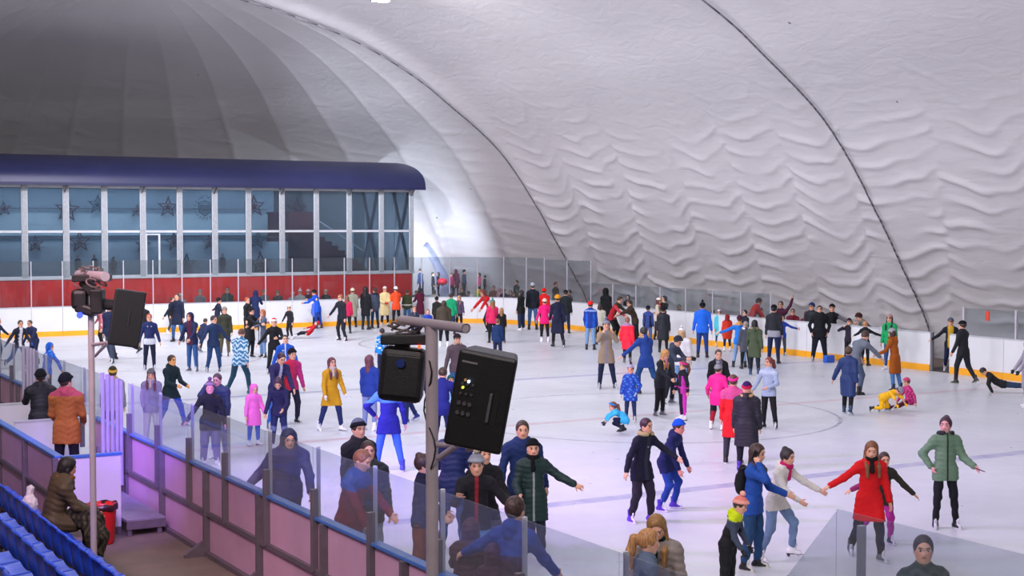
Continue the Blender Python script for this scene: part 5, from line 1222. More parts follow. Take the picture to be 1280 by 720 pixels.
spect(548, 340, 'person in dark jacket facing the woman with the white scarf', l=R+.6, z0=Z0, j='#3a2c34', face=-80, hair=('bob', '#3a2c2a'))
spect(564, 341, 'person in raspberry coat beside the dark cloth at the vent', l=R+.5, z0=Z0, j='#a03058', face=30)
spect(570, 336, 'tall person in maroon long coat in the middle of the raised group', l=R+1.4, z0=Z0, j='#5c2034', jl=.25, face=160, hood='up')
spect(580, 337, 'man in slate jacket and black beanie at the right of the raised group', l=R, z0=Z0, j='#2c3448', face=110, hat=('beanie', '#16161c'))
spect(599, 341, 'dark-haired girl in pink jacket at the right end of the raised group', l=R, z0=Z0, j='#d04878', face=-60, hair=('bob', '#1c1416'))
spect(606, 344, 'person in maroon-black coat beside the girl in pink', l=R-1.2, z0=Z0, j='#2c1820', face=-90)
spect(543, 361, 'person in cream jacket sitting low behind the corner glass', l=62.3, j='#d0c8b4', lean=20, face=180, hair=('bob', '#4a3a30'))
spect(577, 359, 'person in black-brown coat low behind the corner glass', l=61.9, j='#221e20', hair=LH('#2a1e1c'))
spect(590, 362, 'person in grey-green jacket low behind the corner glass', l=61.9, j='#5c5e5a', lean=25, face=-60)
spect(607, 362, 'person in grey coat behind the corner glass left of the red lunging woman', l=61.3, j='#5a4a4c')
spect(617, 356, 'dark-haired watcher in rust behind the corner glass', l=61.2, j='#6a3430', face=-20, hair=('short', '#1c1416'))
spect(624, 359, 'watcher in pale pink hood behind the corner glass', l=60.9, j='#c89aa0', hood='up', face=-60)
spect(630, 360, 'watcher with black hair and dark coat behind the corner glass', l=60.6, j='#1a1a20')
spect(638, 362, 'watcher in brown-black coat next to the standing olive man', l=60.0, j='#2c2422', hair=('bob', '#3a2822'))
spect(646, 349, 'man in olive jacket standing tall behind the corner glass', l=60.5, z0=.3, j='#2c3024', face=-60)
spect(642, 364, 'child with brown hair low behind the corner glass', l=59.6, j='#6a3c34')
spect(693, 351, 'man in olive green jacket behind the far glass above the orange beanie', l=34.6, side='far', z0=.25, j='#34382a', face=60, lean=6)
spect(712, 361, 'watcher in chequered jacket behind the far glass', l=34.4, side='far', j='#6a5c68', jp=[('dots', '#2a2430')], face=-60)
spect(849, 380, 'dark-haired watcher low behind the glass left of the royal blue jacket', l=34.5, side='far', j='#3a4444')
spect(976, 375, 'woman in plum jacket behind the far boards raising a hand', l=34.5, side='far', j='#4c2038', face=-20, la=(20, 150, 10, 165), hair=('short', '#2a1a1c'))
spect(991, 383, 'boy in crimson jacket leaning on the far boards', l=34.4, side='far', j='#681424', pose='lean', lean=18)
spect(1008, 388, 'brown-haired child in crimson behind the far boards', l=34.4, side='far', j='#6c2430', hair=('bob', '#6a4634'))
spect(1015, 377, 'person in navy bobble hat and black puffer behind the far boards', l=34.4, side='far', j='#1c1e28', puff=1, hat=('beanie', '#1c2c64'), face=-30)
spect(1040, 378, 'man in black beanie and grey-sleeved top behind the far boards', l=34.4, side='far', j='#14151a', jp=[('sleeve', '#6a6670')], hat=('beanie', '#141418'), la=(20, 60, 30, 70))
spect(1088, 393, 'man in grey-olive jacket and brown cap bending over the far boards', l=34.5, side='far', j='#6c6e64', H=1.85, pose='bend', lean=40, face=-75, hat=('beanie', '#3a2220'))
# --- far side
P_(738, 437, 375, 172, 'stand', 'child in red beanie, blue jacket and pale jeans, back turned', j='#1a3890', jp=[('band', '#8aa4d8', .17, .012), ('side', '#2060d0')], hat=('beanie', '#e02424'), t='#7898c0', boot=BB, la=(2, 10, 16, -6))
P_(750, 431, 378, 180, 'stand', 'woman in cream jacket with dark brown hair, back turned', j='#d0ccbc', t=BK, hair=('bob', '#3a2420'))
P_(757, 421, 358, 140, 'stand', 'tall slim person all in black by the far boards', j='#0e0e12', t='#0e0e12', hood='up', jl=.14)
P_(766, 426, 369, 65, 'bend', 'man in olive and red jacket bending forward by the far boards', j='#3a3828', jp=[('rsleeve', '#c03848'), ('side', '#b01c2c')], t='#121216', lean=30, la=(50, 10, 60, 0), ra=(45, 10, 55, 0))
P_(785, 414, 367, -30, 'stand', 'person in black hood between the bending men', j='#121216', hood='up', t=BK)
P_(797, 431, 373, -70, 'lean', 'man in brown jacket and black trousers leaning left with both arms out', j='#3a2c22', t='#121216', lean=24, boot=BB, la=(70, 8, 75, 0), ra=(60, 10, 65, 0), ll=(-4, 6, -10, 6))
P_(759, 486, 398, 8, 'stand', 'man in beige fleece coat and grey bobble hat with hands at his face', j='#94806e', jl=.16, jp=[('open', '#847c8c', .022)], t='#1b2140', hat=('pompom', '#6c6e84', '#8a8ca0'), la=(62, 14, 158, -26), ra=(62, 14, 158, -26), boot=GB, ll=(4, 9, 0, 10), rl=(0, 6, -2, 5))
P_(784, 455, 395, 172, 'walk', 'girl in glossy red puffer coat with lilac collar', j='#ec1838', jl=.22, puff=1, jp=[('yoke', '#a078a8', .175)], hair=('bun', '#8a5a4a'), t='#181820', la=(4, 14, 20, 6), boot=GB)
P_(810, 432, 381, 160, 'stand', 'child in slate blue jacket with dark panels by the far boards', j='#36488a', jp=[('side', '#141c34')], t='#5a6490', hat=('beanie', '#1c1c2c'))
P_(821, 425, 371, 70, 'front', 'woman in cream jacket, white hat and red scarf hugging a friend', j='#d8ccb8', t=BK, hat=('beanie', '#ece0d4'), scarf='#b02c34', hair=LH('#5a3430'))
P_(832, 425, 368, -60, 'front', 'curly dark-haired woman in black coat with cream collar', j='#15161c', jl=.2, fur='#cfc0a4', hair=LH('#2c1c1a'), t=BK)
P_(829, 441, 382, 178, 'stand', 'person in long black padded coat, back turned, in front of the hugging pair', j='#1e202a', jl=.26, puff=.8, t=BK, hat=('beanie', '#1c1a1e'))
P_(814, 493, 407, -150, 'stride', 'man in blue jacket with tan fur hood reaching left', j='#20408c', hood='down', fur='#a88c78', jl=.12, t='#1c4478', lean=14, la=(15, 46, 22, 48), ra=(20, 12, 40, 5), hair=('short', '#2a2228'), boot=BB)
F15 = P_(835, 505, 418, 60, 'bend', 'man in slate hoodie looking down at a camera in his hands', j='#353d50', hood='down', t='#1a1f2e', lean=22, hp=16, la=(40, 10, 95, -15), ra=(40, 10, 95, -15), ll=(8, 5, -8, 5), rl=(6, 5, -10, 5), hat=('beanie', '#2a3040'), boot=GB)
P_(852, 489, 408, 165, 'stand', 'woman in white jacket and white bobble hat with pale jeans', j='#dcdae0', jl=.12, hat=('pompom', '#d8d4de'), hair=LH('#b8946a'), t='#7496c4', puff=.5)
P_(824, 520, 435, 60, 'bend', 'blonde woman in black jacket with a pink scarf', j='#1d1f2a', jl=.12, t='#121218', lean=12, hp=18, hair=LH('#bc8648'), scarf='#d08898', la=(30, 8, 60, 0), ra=(28, 8, 60, -5), ll=(3, 4, -3, 4), rl=(2, 4, -6, 4), boot=GB)
P_(854, 525, 450, -65, 'stand', 'girl in black tracksuit with magenta stripes and pink headband', j='#171524', jp=[('side', '#b82ca0'), ('band', '#d030b0', -.075, .01)], t='#17152a', tp=[('stripe', '#d42cb8')], hair=('pony', '#6a4034'), hat=('band', '#f02c98'), la=(-6, 20, 4, 12), ra=(10, 16, 20, 8), boot=WB)
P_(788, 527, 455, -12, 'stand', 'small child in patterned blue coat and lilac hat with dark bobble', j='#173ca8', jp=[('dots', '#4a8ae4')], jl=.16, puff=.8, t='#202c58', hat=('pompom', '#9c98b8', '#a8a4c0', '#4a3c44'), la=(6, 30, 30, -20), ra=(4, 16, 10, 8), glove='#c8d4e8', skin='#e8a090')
P_(778, 543, 502, -80, 'crouch', 'girl in sky blue top and blue headband crouching to touch the ice', j='#3cb0e4', t='#121838', hair=('pony', '#6c4030'), hat=('band', '#1c80d8'), la=(62, 10, 35, 4), ra=(60, 10, 30, 4), glove='#141a34', lean=58, boot=BB)
P_(878, 447, 376, 178, 'stand', 'tall man in bright blue jacket and black bobble hat, back turned', j='#1f66dc', t='#1c3c80', hat=('pompom', '#14141c'), boot=BB, sw=1.12, bodyw=1.12, la=(2, 12, 12, 8), ra=(2, 12, 12, 8))
P_(891, 431, 386, 160, 'stand', 'person in dark navy behind the cyan-coated girl', j='#1a2234', jl=.14, t='#1a2030', boot=WB)
P_(899, 433, 386, 8, 'stand', 'girl in cyan coat and white beanie by the far boards', j='#4cc4d4', jl=.24, t='#223c5c', hat=('beanie', '#e8e4e8'), boot=WB, puff=.5)
P_(909, 439, 392, -170, 'stand', 'child in orange-red coat with dark red hood', j='#d83418', jl=.2, hood='up', jp=[('hood', '#8c1a22')], t=NV, puff=.6, boot=WB)
P_(938, 433, 372, 105, 'bend', 'man in red jacket and dark cap leaning over the children', j='#d4121a', t=BK, lean=26, hat=('beanie', '#20202c'), sw=1.15, bodyw=1.15, ll=(3, 5, -3, 5), rl=(2, 5, -4, 5))
P_(931, 440, 386, -50, 'stand', 'black-haired person in navy below the man in red', j='#1b2232', t=BK, hair=('short', '#1a1416'))
P_(924, 459, 393, 178, 'arms', 'child in azure jacket with ochre hood stretching an arm left', j='#1a6cc4', jp=[('yoke', '#c08c48', .17)], t='#7896bc', hat=('beanie', '#4a1c34'), la=(6, 62, 10, 72), ra=(10, 12, 20, 8), boot=BB, hood='down')
P_(932, 461, 400, -165, 'stand', 'person in grey coat with thick white fur hood', j='#444854', jl=.18, hood='down', fur='#dedad8', t=BK, hair=('short', '#8a8480'), boot=BB)
P_(943, 470, 398, 175, 'walk', 'black-haired woman in olive parka with tan fur hood', j='#48543e', jl=.2, fur='#a08868', hood='down', t='#1a2230', hair=('bob', '#15121a'), boot=('hockey', '#2c4468', '#8aa0c0'))
P_(954, 437, 396, 150, 'stand', 'child in golden yellow jacket squeezed behind the olive parka', j='#f0ac18', t=BK, hood='up')
P_(951, 428, 384, 90, 'stand', 'person in dark green jacket behind the yellow child', j='#16241e', t=BK)
P_(967, 454, 379, 172, 'stand', 'tall man in charcoal sweater and navy jeans, back turned', j='#26282f', jp=[('low', '#9a9aa4', -.082)], t='#19254a', hair=('short', '#121216'), hat=('cap', '#15151a'), boot=BB)
P_(977, 445, 393, 15, 'stand', 'boy in cobalt jacket resting a hand on the far boards', j='#1e3e9c', t='#363c46', la=(10, 62, 15, 75), boot=GB)
P_(1024, 451, 380, 4, 'stand', 'broad man in black jacket and brown-booted skates, hands in pockets', j='#12141b', jl=.12, t='#131926', tw_=1.2, boot=('hockey', '#4c382a', '#d0ccc8'), sw=1.2, bodyw=1.2, la=(-4, 22, 26, -14), ra=(-4, 22, 26, -14), ll=(2, 8, 0, 8), rl=(2, 8, 0, 8))
P_(1061, 452, 397, 0, 'stand', 'girl in plum jacket with hands on her head by the far boards', j='#2a2232', t='#1a1a28', la=(30, 65, 160, -50), ra=(30, 65, 160, -50), hat=('beanie', '#2c1c28'))
P_(1081, 457, 400, 150, 'stand', 'boy in black tracksuit with ginger hair holding the far boards', j='#0f1516', jp=[('zip', '#4a4c4c')], t='#0d0d11', hair=('crop', '#b88460'), la=(40, 50, 45, 60), ra=(50, 50, 55, 60), boot=BB)
P_(1068, 493, 413, 140, 'bend', 'boy in grey hoodie bending to touch the ice', j='#68707e', t='#46546e', lean=44, la=(40, 10, 35, 5), ra=(48, 20, 38, 18), hair=('short', '#4a342c'), boot=BB)
P_(1059, 518, 432, 165, 'walk', 'person in long blue padded coat and brown beanie skating away', j='#1f3468', jl=.26, puff=.9, t='#14151c', hat=('beanie', '#5c4c40'), la=(2, 26, 6, 24), boot=('hockey', '#24405c', '#c8d4e0'), collar=1)
P_(1112, 462, 391, -20, 'stand', 'woman in green jacket with long dark braids leaning by the far boards', j='#189c5c', t='#2a4a80', hair=LH('#1c1618'), hat=('beanie', '#b08c84'), boot=WB, lean=4)
P_(1121, 488, 409, -115, 'lean', 'woman in rust coat and grey beanie with a hand held out', j='#a05214', jl=.26, hood='down', fur='#8a4a18', t='#4874ac', hat=('beanie', '#9a969c'), hair=LH('#3a2018'), lean=10, la=(25, 10, 65, 6), ra=(6, 10, 22, 6), boot=('hockey', '#1a2438', '#c8ccd8'))
P_(1179, 459, 397, 2, 'walk', 'woman in dark jacket over a yellow top stepping through the gate', pos=(34.15, 32.3), H=1.66, j='#1b1d28', jp=[('open', '#cca434', .05)], t='#1a2244', hat=('beanie', '#5c6070'), ra=(5, 46, 8, 58), la=(-5, 30, 0, 30), boot=WB)
P_(1207, 480, 399, -120, 'walk', 'man in black leather jacket and flat cap by the gate', j='#222329', jl=.1, t='#1e222c', hat=('cap', '#16161a'), la=(10, 10, 28, 0), ra=(8, 10, 20, 4), boot=('hockey', '#1a1c1a', '#b8bcb0'), sw=1.1, bodyw=1.1)
P_(1252, 491, 0, -85, 'stand', 'boy in dark jacket lying propped on his elbows on the ice', H=1.45, j='#1d1f22', t='#2a3c58', rx=-86, lean=-34, cpel=1, la=(95, 6, 60, 0), ra=(95, 10, 60, 0), hp=-10, hair=('short', '#201a1a'), boot=HB)
P_(1284, 509, 421, -80, 'stand', 'woman in lilac-grey coat at the right edge with an arm out', j='#9a94a2', jl=.25, t=BK, hair=('bun', '#1c181c'), glove='#141418', la=(28, 25, 34, 20), ra=(28, 16, 32, 12), hood='down', boot=WB)
P_(1104, 517, 0, 60, 'stand', 'child in yellow jacket and grey beanie fallen on the ice', H=1.12, j='#f2b80c', jp=[('dots', '#d89c08')], puff=.8, t='#f2b80c', rx=-72, lean=-6, cpel=1, la=(120, 20, 100, 10), ra=(120, 20, 100, 10), ll=(85, 15, -10, 10), rl=(80, 15, -10, 10), hat=('beanie', '#8c8492'), glove='#f2b80c')
P_(1137, 514, 0, -55, 'sit', 'child in magenta patterned jacket sitting on the ice', H=1.15, j='#b01c68', jp=[('dots', '#e86ca8')], t='#5a1838', cpel=1, lean=14, ll=(84, 14, 78, 12), rl=(60, 14, 84, 12), la=(-20, 25, 0, 20), ra=(20, 20, 30, 10), hat=('beanie', '#c04870'), puff=.6)
# --- middle of the ice
P_(413, 538, 444, 28, 'stride', 'girl in mustard yellow coat with long auburn hair', j='#c08c14', jl=.19, hood='down', jp=[('inner', '#c8b8b0')], hair=LH('#5c2c38'), t='#1d2a58', glove='#e4dcec', boot=WB, lean=4, la=(10, 14, 24, 8), ra=(6, 12, 26, 6), scarf='#b8a8a4', ll=(14, 8, 2, 8), rl=(-10, 10, -14, 10), rf=8)
P_(462, 538, 441, 150, 'stand', 'woman in navy jacket with long auburn hair, back turned, by the stage light', j='#20398c', t='#7a88b4', hair=LH('#643642'), boot=WB)
P_(478, 469, 409, -150, 'stand', 'child in bright blue jacket with white dots above the stage light', j='#1c84d4', jp=[('dots', '#e8f0f8')], t=NV, hair=('short', '#241a1c'))
P_(487, 589, 466, -170, 'walk', 'man in two-tone blue suit with an elbow out, lit by the blue beam', j='#20208c', jp=[('yoke', '#4c80e8', .075)], jl=.14, t='#3860e0', lean=4, ra=(-8, 14, 6, 10), la=(6, 48, 25, -40), ll=(4, 10, 0, 8), rl=(-2, 10, -12, 10), rf=0, skin='#e890b0', sw=1.12, boot=('hockey', '#3840b0', '#d0d0e8'))  # blue and pink stage light is also put into suit and skin colours
P_(571, None, 415, 18, 'stand', 'older man in grey-brown jacket and flat cap above the loudspeaker', H=1.74, j='#55464e', fur='#b89c8c', t='#305c8c', hat=('cap', '#2c1e24'), sw=1.12, bodyw=1.12, la=(2, 14, 6, 12), ra=(2, 16, 6, 14))
P_(553, 562, 458, 175, 'bend', 'person in deep blue jacket bending between the pole and loudspeaker', j='#1a2070', t='#1c2458', lean=24)
P_(563, None, 469, 20, 'stand', 'small child in teal cap peeping between the pole and loudspeaker', H=1.15, j='#8ab4d8', t=NV, hat=('beanie', '#245058'))
P_(514, 527, 440, -60, 'walk', 'skater whose legs show under the centre stage light', j='#1b2860', t='#202c60', boot=('hockey', '#1c2c80', '#d8dcf0'))
P_(524, 512, 436, 60, 'walk', 'skater in navy half hidden behind the centre pole', j='#1c2444', t=NV)
P_(447, None, 520, 30, 'stand', 'man in grey and black beanie behind the man at the glass', H=1.8, j='#1b1b22', hat=('beanie', '#5c6678', '#15161c'), hood='down', t='#20222c', sw=1.1, bodyw=1.08)
P_(459, None, 546, 14, 'stand', 'dark-haired man in olive-grey hooded jacket beside the glass', H=1.76, j='#262a28', hood='down', t='#8a94a0', puff=.4, sw=1.1, bodyw=1.08, jl=.12)
P_(0, None, 0, 60, 'lean', 'fair-haired man in blue jacket with a painted maroon glass reflection leaning by the near boards', pos=(6.98, 16.2), H=1.84, j='#70191f', jp=[('yoke', '#1c4890', .12)], hair=('crop', '#8a5a44'), t='#2a2a30', lean=14, hp=14, sw=1.15, bodyw=1.12, la=(30, 12, 50, -10), ra=(35, 16, 35, 8))  # maroon below the blue shoulders is the glass reflection put into colour
P_(522, None, 563, 85, 'front', 'woman with a hair bun, navy top and brown trousers', H=1.7, j='#131630', hair=('bun', '#3a2420'), t='#6c3624', la=(10, 8, 60, -5), ra=(8, 8, 62, -8), jl=.05, boot=HB)
P_(566, 689, 520, 165, 'front', 'person in long navy puffer behind the centre pole', j='#14224c', jl=.16, puff=.7, t='#34446c', boot=BB)
P_(594, None, 561, 4, 'stand', 'young man in black jacket and grey bobble hat gesturing with an open hand', H=1.72, j='#15151b', jp=[('open', '#841c28', .012)], hat=('pompom', '#7c828c', '#8a909a', '#a89c8c'), t='#527cb8', lean=12, ra=(38, 20, 118, -6), la=(20, 40, 24, 44), hands=('relax', 'open'), hp=6)
P_(613, None, 550, 25, 'stand', 'man in black jacket and grey trousers half under the loudspeaker', H=1.74, j='#141419', t='#55566a', la=(30, 10, 60, -5), ll=(10, 14, 4, 14), hair=('short', '#2a1c1a'))
P_(652, None, 520, 6, 'stand', 'dark-haired man in navy hooded jacket with open mouth', H=1.8, j='#182c5c', hood='down', jp=[('logo', '#d8dce8', -.035, .13, .008)], t='#1a2440', sw=1.15, bodyw=1.1, lean=6, ra=(14, 16, 30, 4), la=(6, 14, 14, 10))
P_(664, 698, 545, 8, 'stand', 'woman in dark green padded coat and black beanie with arms spread', j='#122c2a', jl=.2, puff=.8, jp=[('zip', '#8a9494')], hat=('beanie', '#0f1116'), hair=None, scarf='#101216', t='#12202e', la=(24, 50, 52, 52), ra=(10, 16, 62, -4), hands=('open', 'relax'), boot=('hockey', '#1c3c70', '#dfe2e8'), collar=1, rl=(-2, 6, -10, 6))
P_(0, None, 0, 150, 'lean', 'boy in blue jacket leaning on the near boards at the bottom centre', pos=(6.95, 12.2), H=1.86, j='#1c3c8c', jp=[('low', '#34182c', .05)], hood='down', hair=('short', '#3a241c'), t='#2a1c28', lean=10, la=(35, 55, 30, 60), ra=(40, 10, 50, 5))  # maroon lower jacket paints in the reflection on the glass
P_(0, None, 0, 170, 'lean', 'figure added for a hooded maroon reflection at the bottom centre glass', pos=(6.95, 12.98), H=1.5, j='#3a1420', hood='up', puff=1, t='#241018', lean=14, bodyw=1.15)  # solid hooded body added to stand for a maroon reflection
P_(0, None, 0, 160, 'stand', 'second figure added for a maroon reflection low behind the bottom centre glass', pos=(6.9, 12.35), H=1.38, j='#42182a', hood='up', puff=.6, t='#241018', bodyw=1.15)  # smaller body, likewise added for a reflection in the glass
P_(897, 525, 434, 12, 'stand', 'man in black jacket over a grey shirt beside the pink-coated child', j='#131419', jp=[('open', '#645c6e', .045)], hair=('crop', '#4a382e'), t='#20222c', jl=.13, hood='down', la=(8, 14, 28, 6), ra=(4, 12, 30, 0), hp=8, boot=('hockey', '#7a1c2c', '#c8c8cc'))
P_(896, 537, 454, 160, 'glide', 'girl in hot pink coat with grey bobble hat and red leg warmers', j='#ec1a8c', jl=.14, t='#16161e', tp=[('low', '#a4162a', .27)], hat=('pompom', '#8c8c92'), boot=WB, la=(-8, 22, 40, 10), ra=(-8, 22, 40, 10), puff=.4)
P_(916, 579, 465, 172, 'stand', 'child in long red coat with pink patterned shoulders and pink headband', j='#d41822', jl=.24, jp=[('yoke', '#c84c84', .08)], hair=('short', '#5a3a2c'), hat=('band', '#f02c90'), t='#33323f', boot=HB)
P_(933, 589, 475, 172, 'stand', 'woman in long charcoal padded coat with tan fur hood and red-purple hat', j='#221f2a', jl=.25, puff=.9, hood='down', fur='#c09868', hat=('beanie', '#3a1c54', '#b81c3c'), hair=None, t='#151322', boot=('hockey', '#4c24a0', '#d8d0f0'), sw=1.1, bodyw=1.12)
P_(962, 535, 444, -25, 'stand', 'girl in grey sweatshirt and black leggings with auburn ponytail', j='#9cabc4', jp=[('band', '#b4c0d4', .15, .02)], t='#131317', hair=('pony', '#74342c'), hy=-20, la=(12, 16, 62, -40), ra=(-10, 30, 0, 30), boot=HB, ll=(2, 8, 0, 8))
# --- foreground right and centre
pk = P_(801, 652, 518, 45, 'stride', 'boy in black parka with cream hood lining holding the friend in blue', j='#12132a', jl=.13, jp=[('open', '#272b3c', .022), ('logo', '#c8ccd8', -.0, .1, .008)], hood='down', fur='#a8966c', hair=('short', '#38182a'), t='#262032', tw_=1.1, lean=12, hy=10, la=(50, 24, 62, 10), ra=(-14, 22, 0, 18), boot=('hockey', '#5a34c0', '#e8e0f4'), ll=(14, 5, -4, 5), rl=(6, 6, -14, 6), rf=0)  # purple stage light on the skates is put into the boot colour
P_(834, 637, 521, 68, 'glide', 'boy in blue lettered beanie and navy jacket leaning forward', j='#141c50', jl=.12, t='#1c3c94', hat=('beanie', '#1c50c8'), hood='down', lean=28, hp=-4, ll=(30, 6, -14, 6), rl=(22, 8, -22, 8), la=(10, 14, 22, 8), ra=(16, 10, 24, 4), boot=('hockey', '#4c2cb0', '#e8e0f4'), skin='#dc9080')  # boots coloured purple for the stage light falling on them
P_(797, None, 656, 105, 'stand', 'fair-haired girl with a ponytail in grey-blue jacket in the foreground', H=1.62, j='#566478', jp=[('side', '#3c4c6c')], hair=('pony', '#a87848'), lean=10, t=NV, hy=-10, vox=.0085)
P_(824, None, 637, -12, 'stand', 'woman with long ombre hair in taupe padded coat in the foreground', H=1.7, j='#857a72', puff=.8, jl=.2, hair=LH('#8a6434'), scarf='#16221e', hp=26, hy=10, lean=6, la=(6, 14, 20, 6), ra=(10, 10, 50, -10), t=BK, vox=.0085)
F39 = P_(939, 711, 550, 68, 'ear', 'girl in blue denim jacket with black backpack holding a phone to her ear', j='#1e4a9c', jl=.09, hair=LH('#3c2620'), t='#22446c', la=(26, 10, 70, 8), boot=('hockey', '#17171b', '#d8d6d0'), lean=4, ll=(5, 4, -3, 4), rl=(-2, 4, -6, 4))
P_(970, 699, 556, 62, 'stride', 'girl in white jacket and pale jeans on white figure skates', j='#d4cfc6', jl=.1, hood='down', jp=[('inner', '#c02468'), ('hood', '#d4cfc6')], scarf='#b82060', hair=('bun', '#261c20'), t='#7088ac', lean=20, la=(50, 24, 60, 22), ra=(30, 10, 60, -8), boot=WB, ll=(34, 8, -8, 8), rl=(2, 12, -16, 16), rf=6)
P_(909, None, 619, 72, 'stand', 'child in pink bobble hat with lime collar and black overalls', H=1.24, j='#3c4658', jp=[('yoke', '#c4d80c', .155), ('low', '#17181c', .06)], hood='down', hat=('pompom', '#d87c70', '#e09a8c', '#e8a898'), t='#17181c', tw_=1.25, lean=18, hp=12, glove='#15151a', jl=.02, la=(10, 10, 30, 4), ra=(12, 10, 36, 6))
P_(1094, 677, 560, 15, 'stride', 'person in magenta leggings hidden behind the girl in red', j='#2c2a22', jl=.1, t='#b02a90', la=(8, 42, 14, 46), ra=(-20, 36, -20, 60), hair=('short', '#3a2420'), jp=[('rsleeve', '#8c2c60')])
P_(1082, 698, 546, 22, 'walk', 'girl in red coat with long wavy brown hair holding hands', j='#cc1018', jl=.2, hood='down', jp=[('inner', '#a87c54')], hair=LH('#75492c'), scarf='#1c1818', t='#121014', ra=(10, 56, 10, 64), la=(2, 14, 8, 10), hp=12, hy=-20, boot=GB, lean=5)
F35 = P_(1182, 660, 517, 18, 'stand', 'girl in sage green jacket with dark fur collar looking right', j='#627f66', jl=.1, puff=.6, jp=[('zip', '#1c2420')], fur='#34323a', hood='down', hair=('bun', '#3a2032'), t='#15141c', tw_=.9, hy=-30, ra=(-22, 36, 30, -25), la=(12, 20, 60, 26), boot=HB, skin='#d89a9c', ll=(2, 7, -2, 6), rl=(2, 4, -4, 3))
P_(1153, None, 662, 25, 'stand', 'dark-haired person in dark green jacket behind the bottom right glass', H=1.72, j='#1a302c', jp=[('camo', '#3a4a48')], hair=('short', '#2a2420'), t=BK, hy=-20)
# --- seated in the stands, and inside the pavilion
P_(0, None, 0, 100, 'sit', 'woman in khaki fur-hooded parka sitting in the front row of seats', pos=(4.1, 18.7), z0=.26, H=1.74, j='#4a3e2a', jl=.1, puff=.6, hood='fur', fur='#7a4a28', hair=('bob', '#16120f'), t='#2c2a22', boot=SH, seat=True, cpel=1, lean=16, bodyw=1.2, sw=1.15, la=(30, 8, 62, -4), ra=(30, 8, 62, -4), hp=12)
for x, yt, lab, c_, z0 in ((97, 318, 'watcher in grey at the pavilion window, left of the pair', '#2c3038', ZB-.05), (118, 318, 'watcher in black at the pavilion window, right of the pair', '#1c1c22', ZB-.05), (142, 321, 'watcher in maroon at the small casement of the pavilion', '#4a1c24', ZB-.05), (278, 317, 'watcher in dark jacket standing at the middle pavilion window', '#26282a', ZB-.05), (267, 322, 'watcher in navy beside the standing one in the pavilion', '#1a2030', ZB-.05), (480, 324, 'person low at the right end window of the pavilion', '#2c2628', ZB-.05)):
    p = atl(x, yt, LF+1.3); P_(x, None, yt, 10, 'stand', lab, pos=(p[0], p[1]), z0=z0, H=p[2]-z0, j=c_, t=c_, boot=SH)
for x, yt, lab in ((20, 268, 'watcher on the upper tier behind the left windows'), (58, 266, 'watcher with a pale face on the upper tier behind the second window'), (141, 268, 'watcher on the upper tier behind the casement bay')):
    p = atl(x, yt, LF+6.4); P_(x, None, yt, 0, 'stand', lab, pos=(p[0], p[1]), z0=p[2]-1.3, H=1.3, j='#20242c', t='#20242c', boot=SH)
# --- things people hold or wear on their backs
def hand_pt(pr, side): root, J, world, H = pr; return world(J[side+'w']+J[side+'hd']*.07*H)
def small(nm, c, size, m_, lab, cat, rz=0):
    o = MB().bb(-size[0]/2, size[0]/2, -size[1]/2, size[1]/2, -size[2]/2, size[2]/2).build(nm, m_, bevel=min(size)*.25); o.location = c; o.rotation_euler = (.3, .2, rz); tag(o, lab, cat); return o
M_PH = mat('phone_black', '#141418', .2)
small('phone', hand_pt(F35, 'l')+V(0, 0, .02), (.075, .15, .012), M_PH, 'dark phone held by the girl in the sage green jacket', 'phone', .5)
small('camera', (hand_pt(F15, 'l')+hand_pt(F15, 'r'))/2, (.14, .1, .1), M_PH, 'black camera in the hands of the man in the slate hoodie', 'camera')
small('phone', hand_pt(F39, 'r')+V(0, 0, .0), (.012, .075, .15), M_PH, 'dark phone held to the ear by the girl in denim', 'phone')
def backpack(pr, col, lab, sc=1.0):
    root, J, world, H = pr; c = (J['waist']+J['neck'])/2; b_ = -J['cf']; F = Field(.014); c = c+b_*.105*H-J['cu']*.03*H
    F.cap(c+J['cu']*.06*H, c-J['cu']*.075*H, .06*H*sc, .075*H*sc, .04, (J['cf'], 1.4)); F.cap(c-J['cu']*.05*H+b_*.035*H, c+b_*.03*H, .045*H*sc, .04*H, .02, (J['cf'], 1.6))
    vs, fs = F.build(); o = link('backpack', meshfrom('backpack', vs, fs, np.tile(lin(col), (len(vs), 1)), M_CLOTH)); o.location = root.location; o.rotation_euler = root.rotation_euler; tag(o, lab, 'backpack')
    M_ = mat('strap_'+str(len(bpy.data.materials)), col, .7)
    for s in (-1, 1):
        b = MB(); q = J['cr']*s*.05*H; b.path([c+q+J['cu']*.08*H, J['neck']+q-J['cu']*.005*H+J['cf']*-.02*H, J['neck']+q*1.1-J['cu']*.06*H+J['cf']*.075*H], .012, 6); b.build('shoulder_strap', M_, o)
backpack(F39, '#121319', 'black backpack on the back of the girl in the denim jacket', .85)
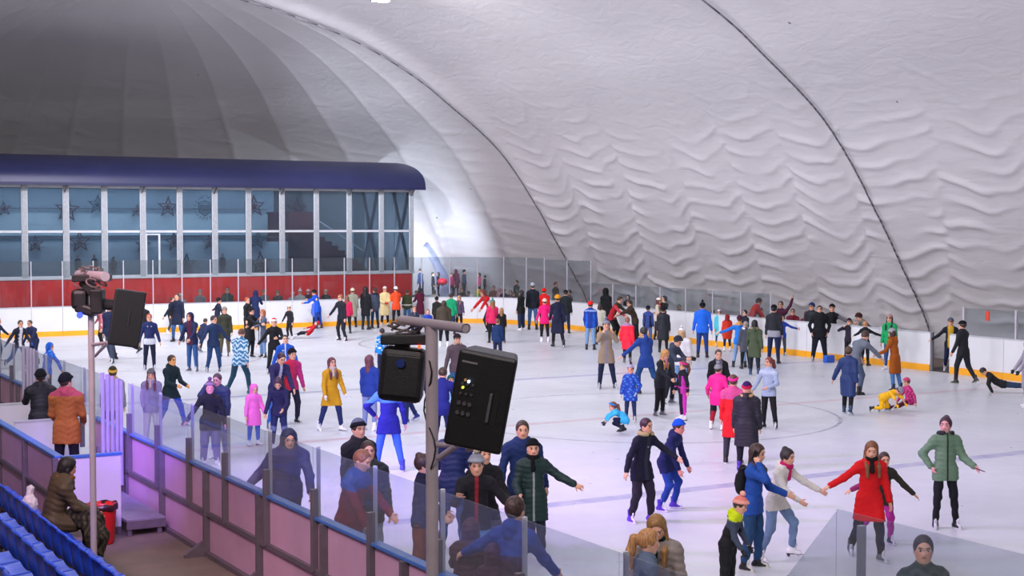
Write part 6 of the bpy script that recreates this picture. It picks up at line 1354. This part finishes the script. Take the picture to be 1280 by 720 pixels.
# balloons, bag, block
def blob_thing(nm, x, y, l, r, col, lab, cat, sq=1.15):
    c = atl(x, y, l); F = Field(.03); F.ell(c, np.eye(3), (r, r, r*sq), .01); F.cap(c-V(0, 0, r*sq), c-V(0, 0, r*sq+.03), .02, .03, .02); vs, fs = F.build(); tag(link(nm, meshfrom(nm, vs, fs, np.tile(lin(col), (len(vs), 1)), M_BOOT)), lab, cat)
blob_thing('balloon', 598, 366, 61.2, .17, '#f4c81c', 'yellow balloon behind the corner glass', 'balloon')
blob_thing('balloon', 597, 370, 61.0, .13, '#a8c818', 'lime balloon below the yellow balloon', 'balloon')
blob_thing('balloon', 590, 371, 61.0, .12, '#e8e8e8', 'white balloon behind the corner glass', 'balloon')
blob_thing('bag', 553, 352, 65.1, .26, '#c81c34', 'red bag carried by the raised group beside the pavilion', 'bag', .7)
o = MB().bb(32.4, 34.4, 64.4, 67.6, 0, .93).build('raised_deck', mat('deck_blue_grey', '#8f9cae', .7)); tag(o, 'blue-grey raised deck under the watchers beside the pavilion', 'deck')
p_ = atz(1036, 453, 0); o = MB().bb(-.18, .18, -.1, .1, 0, .24).build('plastic_block', mat('block_blue', '#1c58c0', .4), bevel=.03); o.location = p_; tag(o, 'small blue plastic block at the foot of the far boards', 'block')
F = Field(.018); a_, b_ = V(4.42, 18.5, .84), V(4.55, 18.3, .62)
F.cap(a_+V(-.1, .1, 0), a_+V(.1, -.12, -.02), .12, .13, .05); F.cap(a_+V(.08, -.1, -.05), b_, .13, .14, .06); F.cap(b_, b_+V(-.02, 0, -.2), .14, .1, .05)
F.warp = lambda f, G: (f+.014*np.sin(G[0][:, None, None]*42+2*np.sin(G[2][None, None, :]*16))*np.sin(G[1][None, :, None]*38)).astype(np.float32)
vs, fs = F.build(); c = np.tile(np.array(lin('#26241d')), (len(vs), 1)); z = np.sin(vs[:, 0]*60+2*np.sin(vs[:, 2]*30))*np.sin(vs[:, 1]*55+vs[:, 2]*20); c[z > .35] = lin('#4a4636'); c[z < -.6] = lin('#131210')
tag(link('folded_coat', meshfrom('folded_coat', vs, fs, c, M_CLOTH)), 'dark mottled coat bundled on the lap of the seated woman in khaki', 'coat')
# white carrier bag on the seats beside the woman in the parka
F = Field(.016); c = V(4.0, 19.6, .86); F.ell(c, np.eye(3), (.1, .14, .13), .02); F.cap(c+V(0, 0, .1), c+V(.02, .03, .2), .03, .05, .04); F.warp = lambda f, G: (f+.012*np.sin(G[0][:, None, None]*70+2*np.sin(G[1][None, :, None]*50))*np.sin(G[2][None, None, :]*60)).astype(np.float32)
vs, fs = F.build(); tag(link('carrier_bag', meshfrom('carrier_bag', vs, fs, np.tile(lin('#d4ccd4'), (len(vs), 1)), M_BOOT)), 'crumpled white carrier bag on the front row beside the woman in khaki', 'bag')
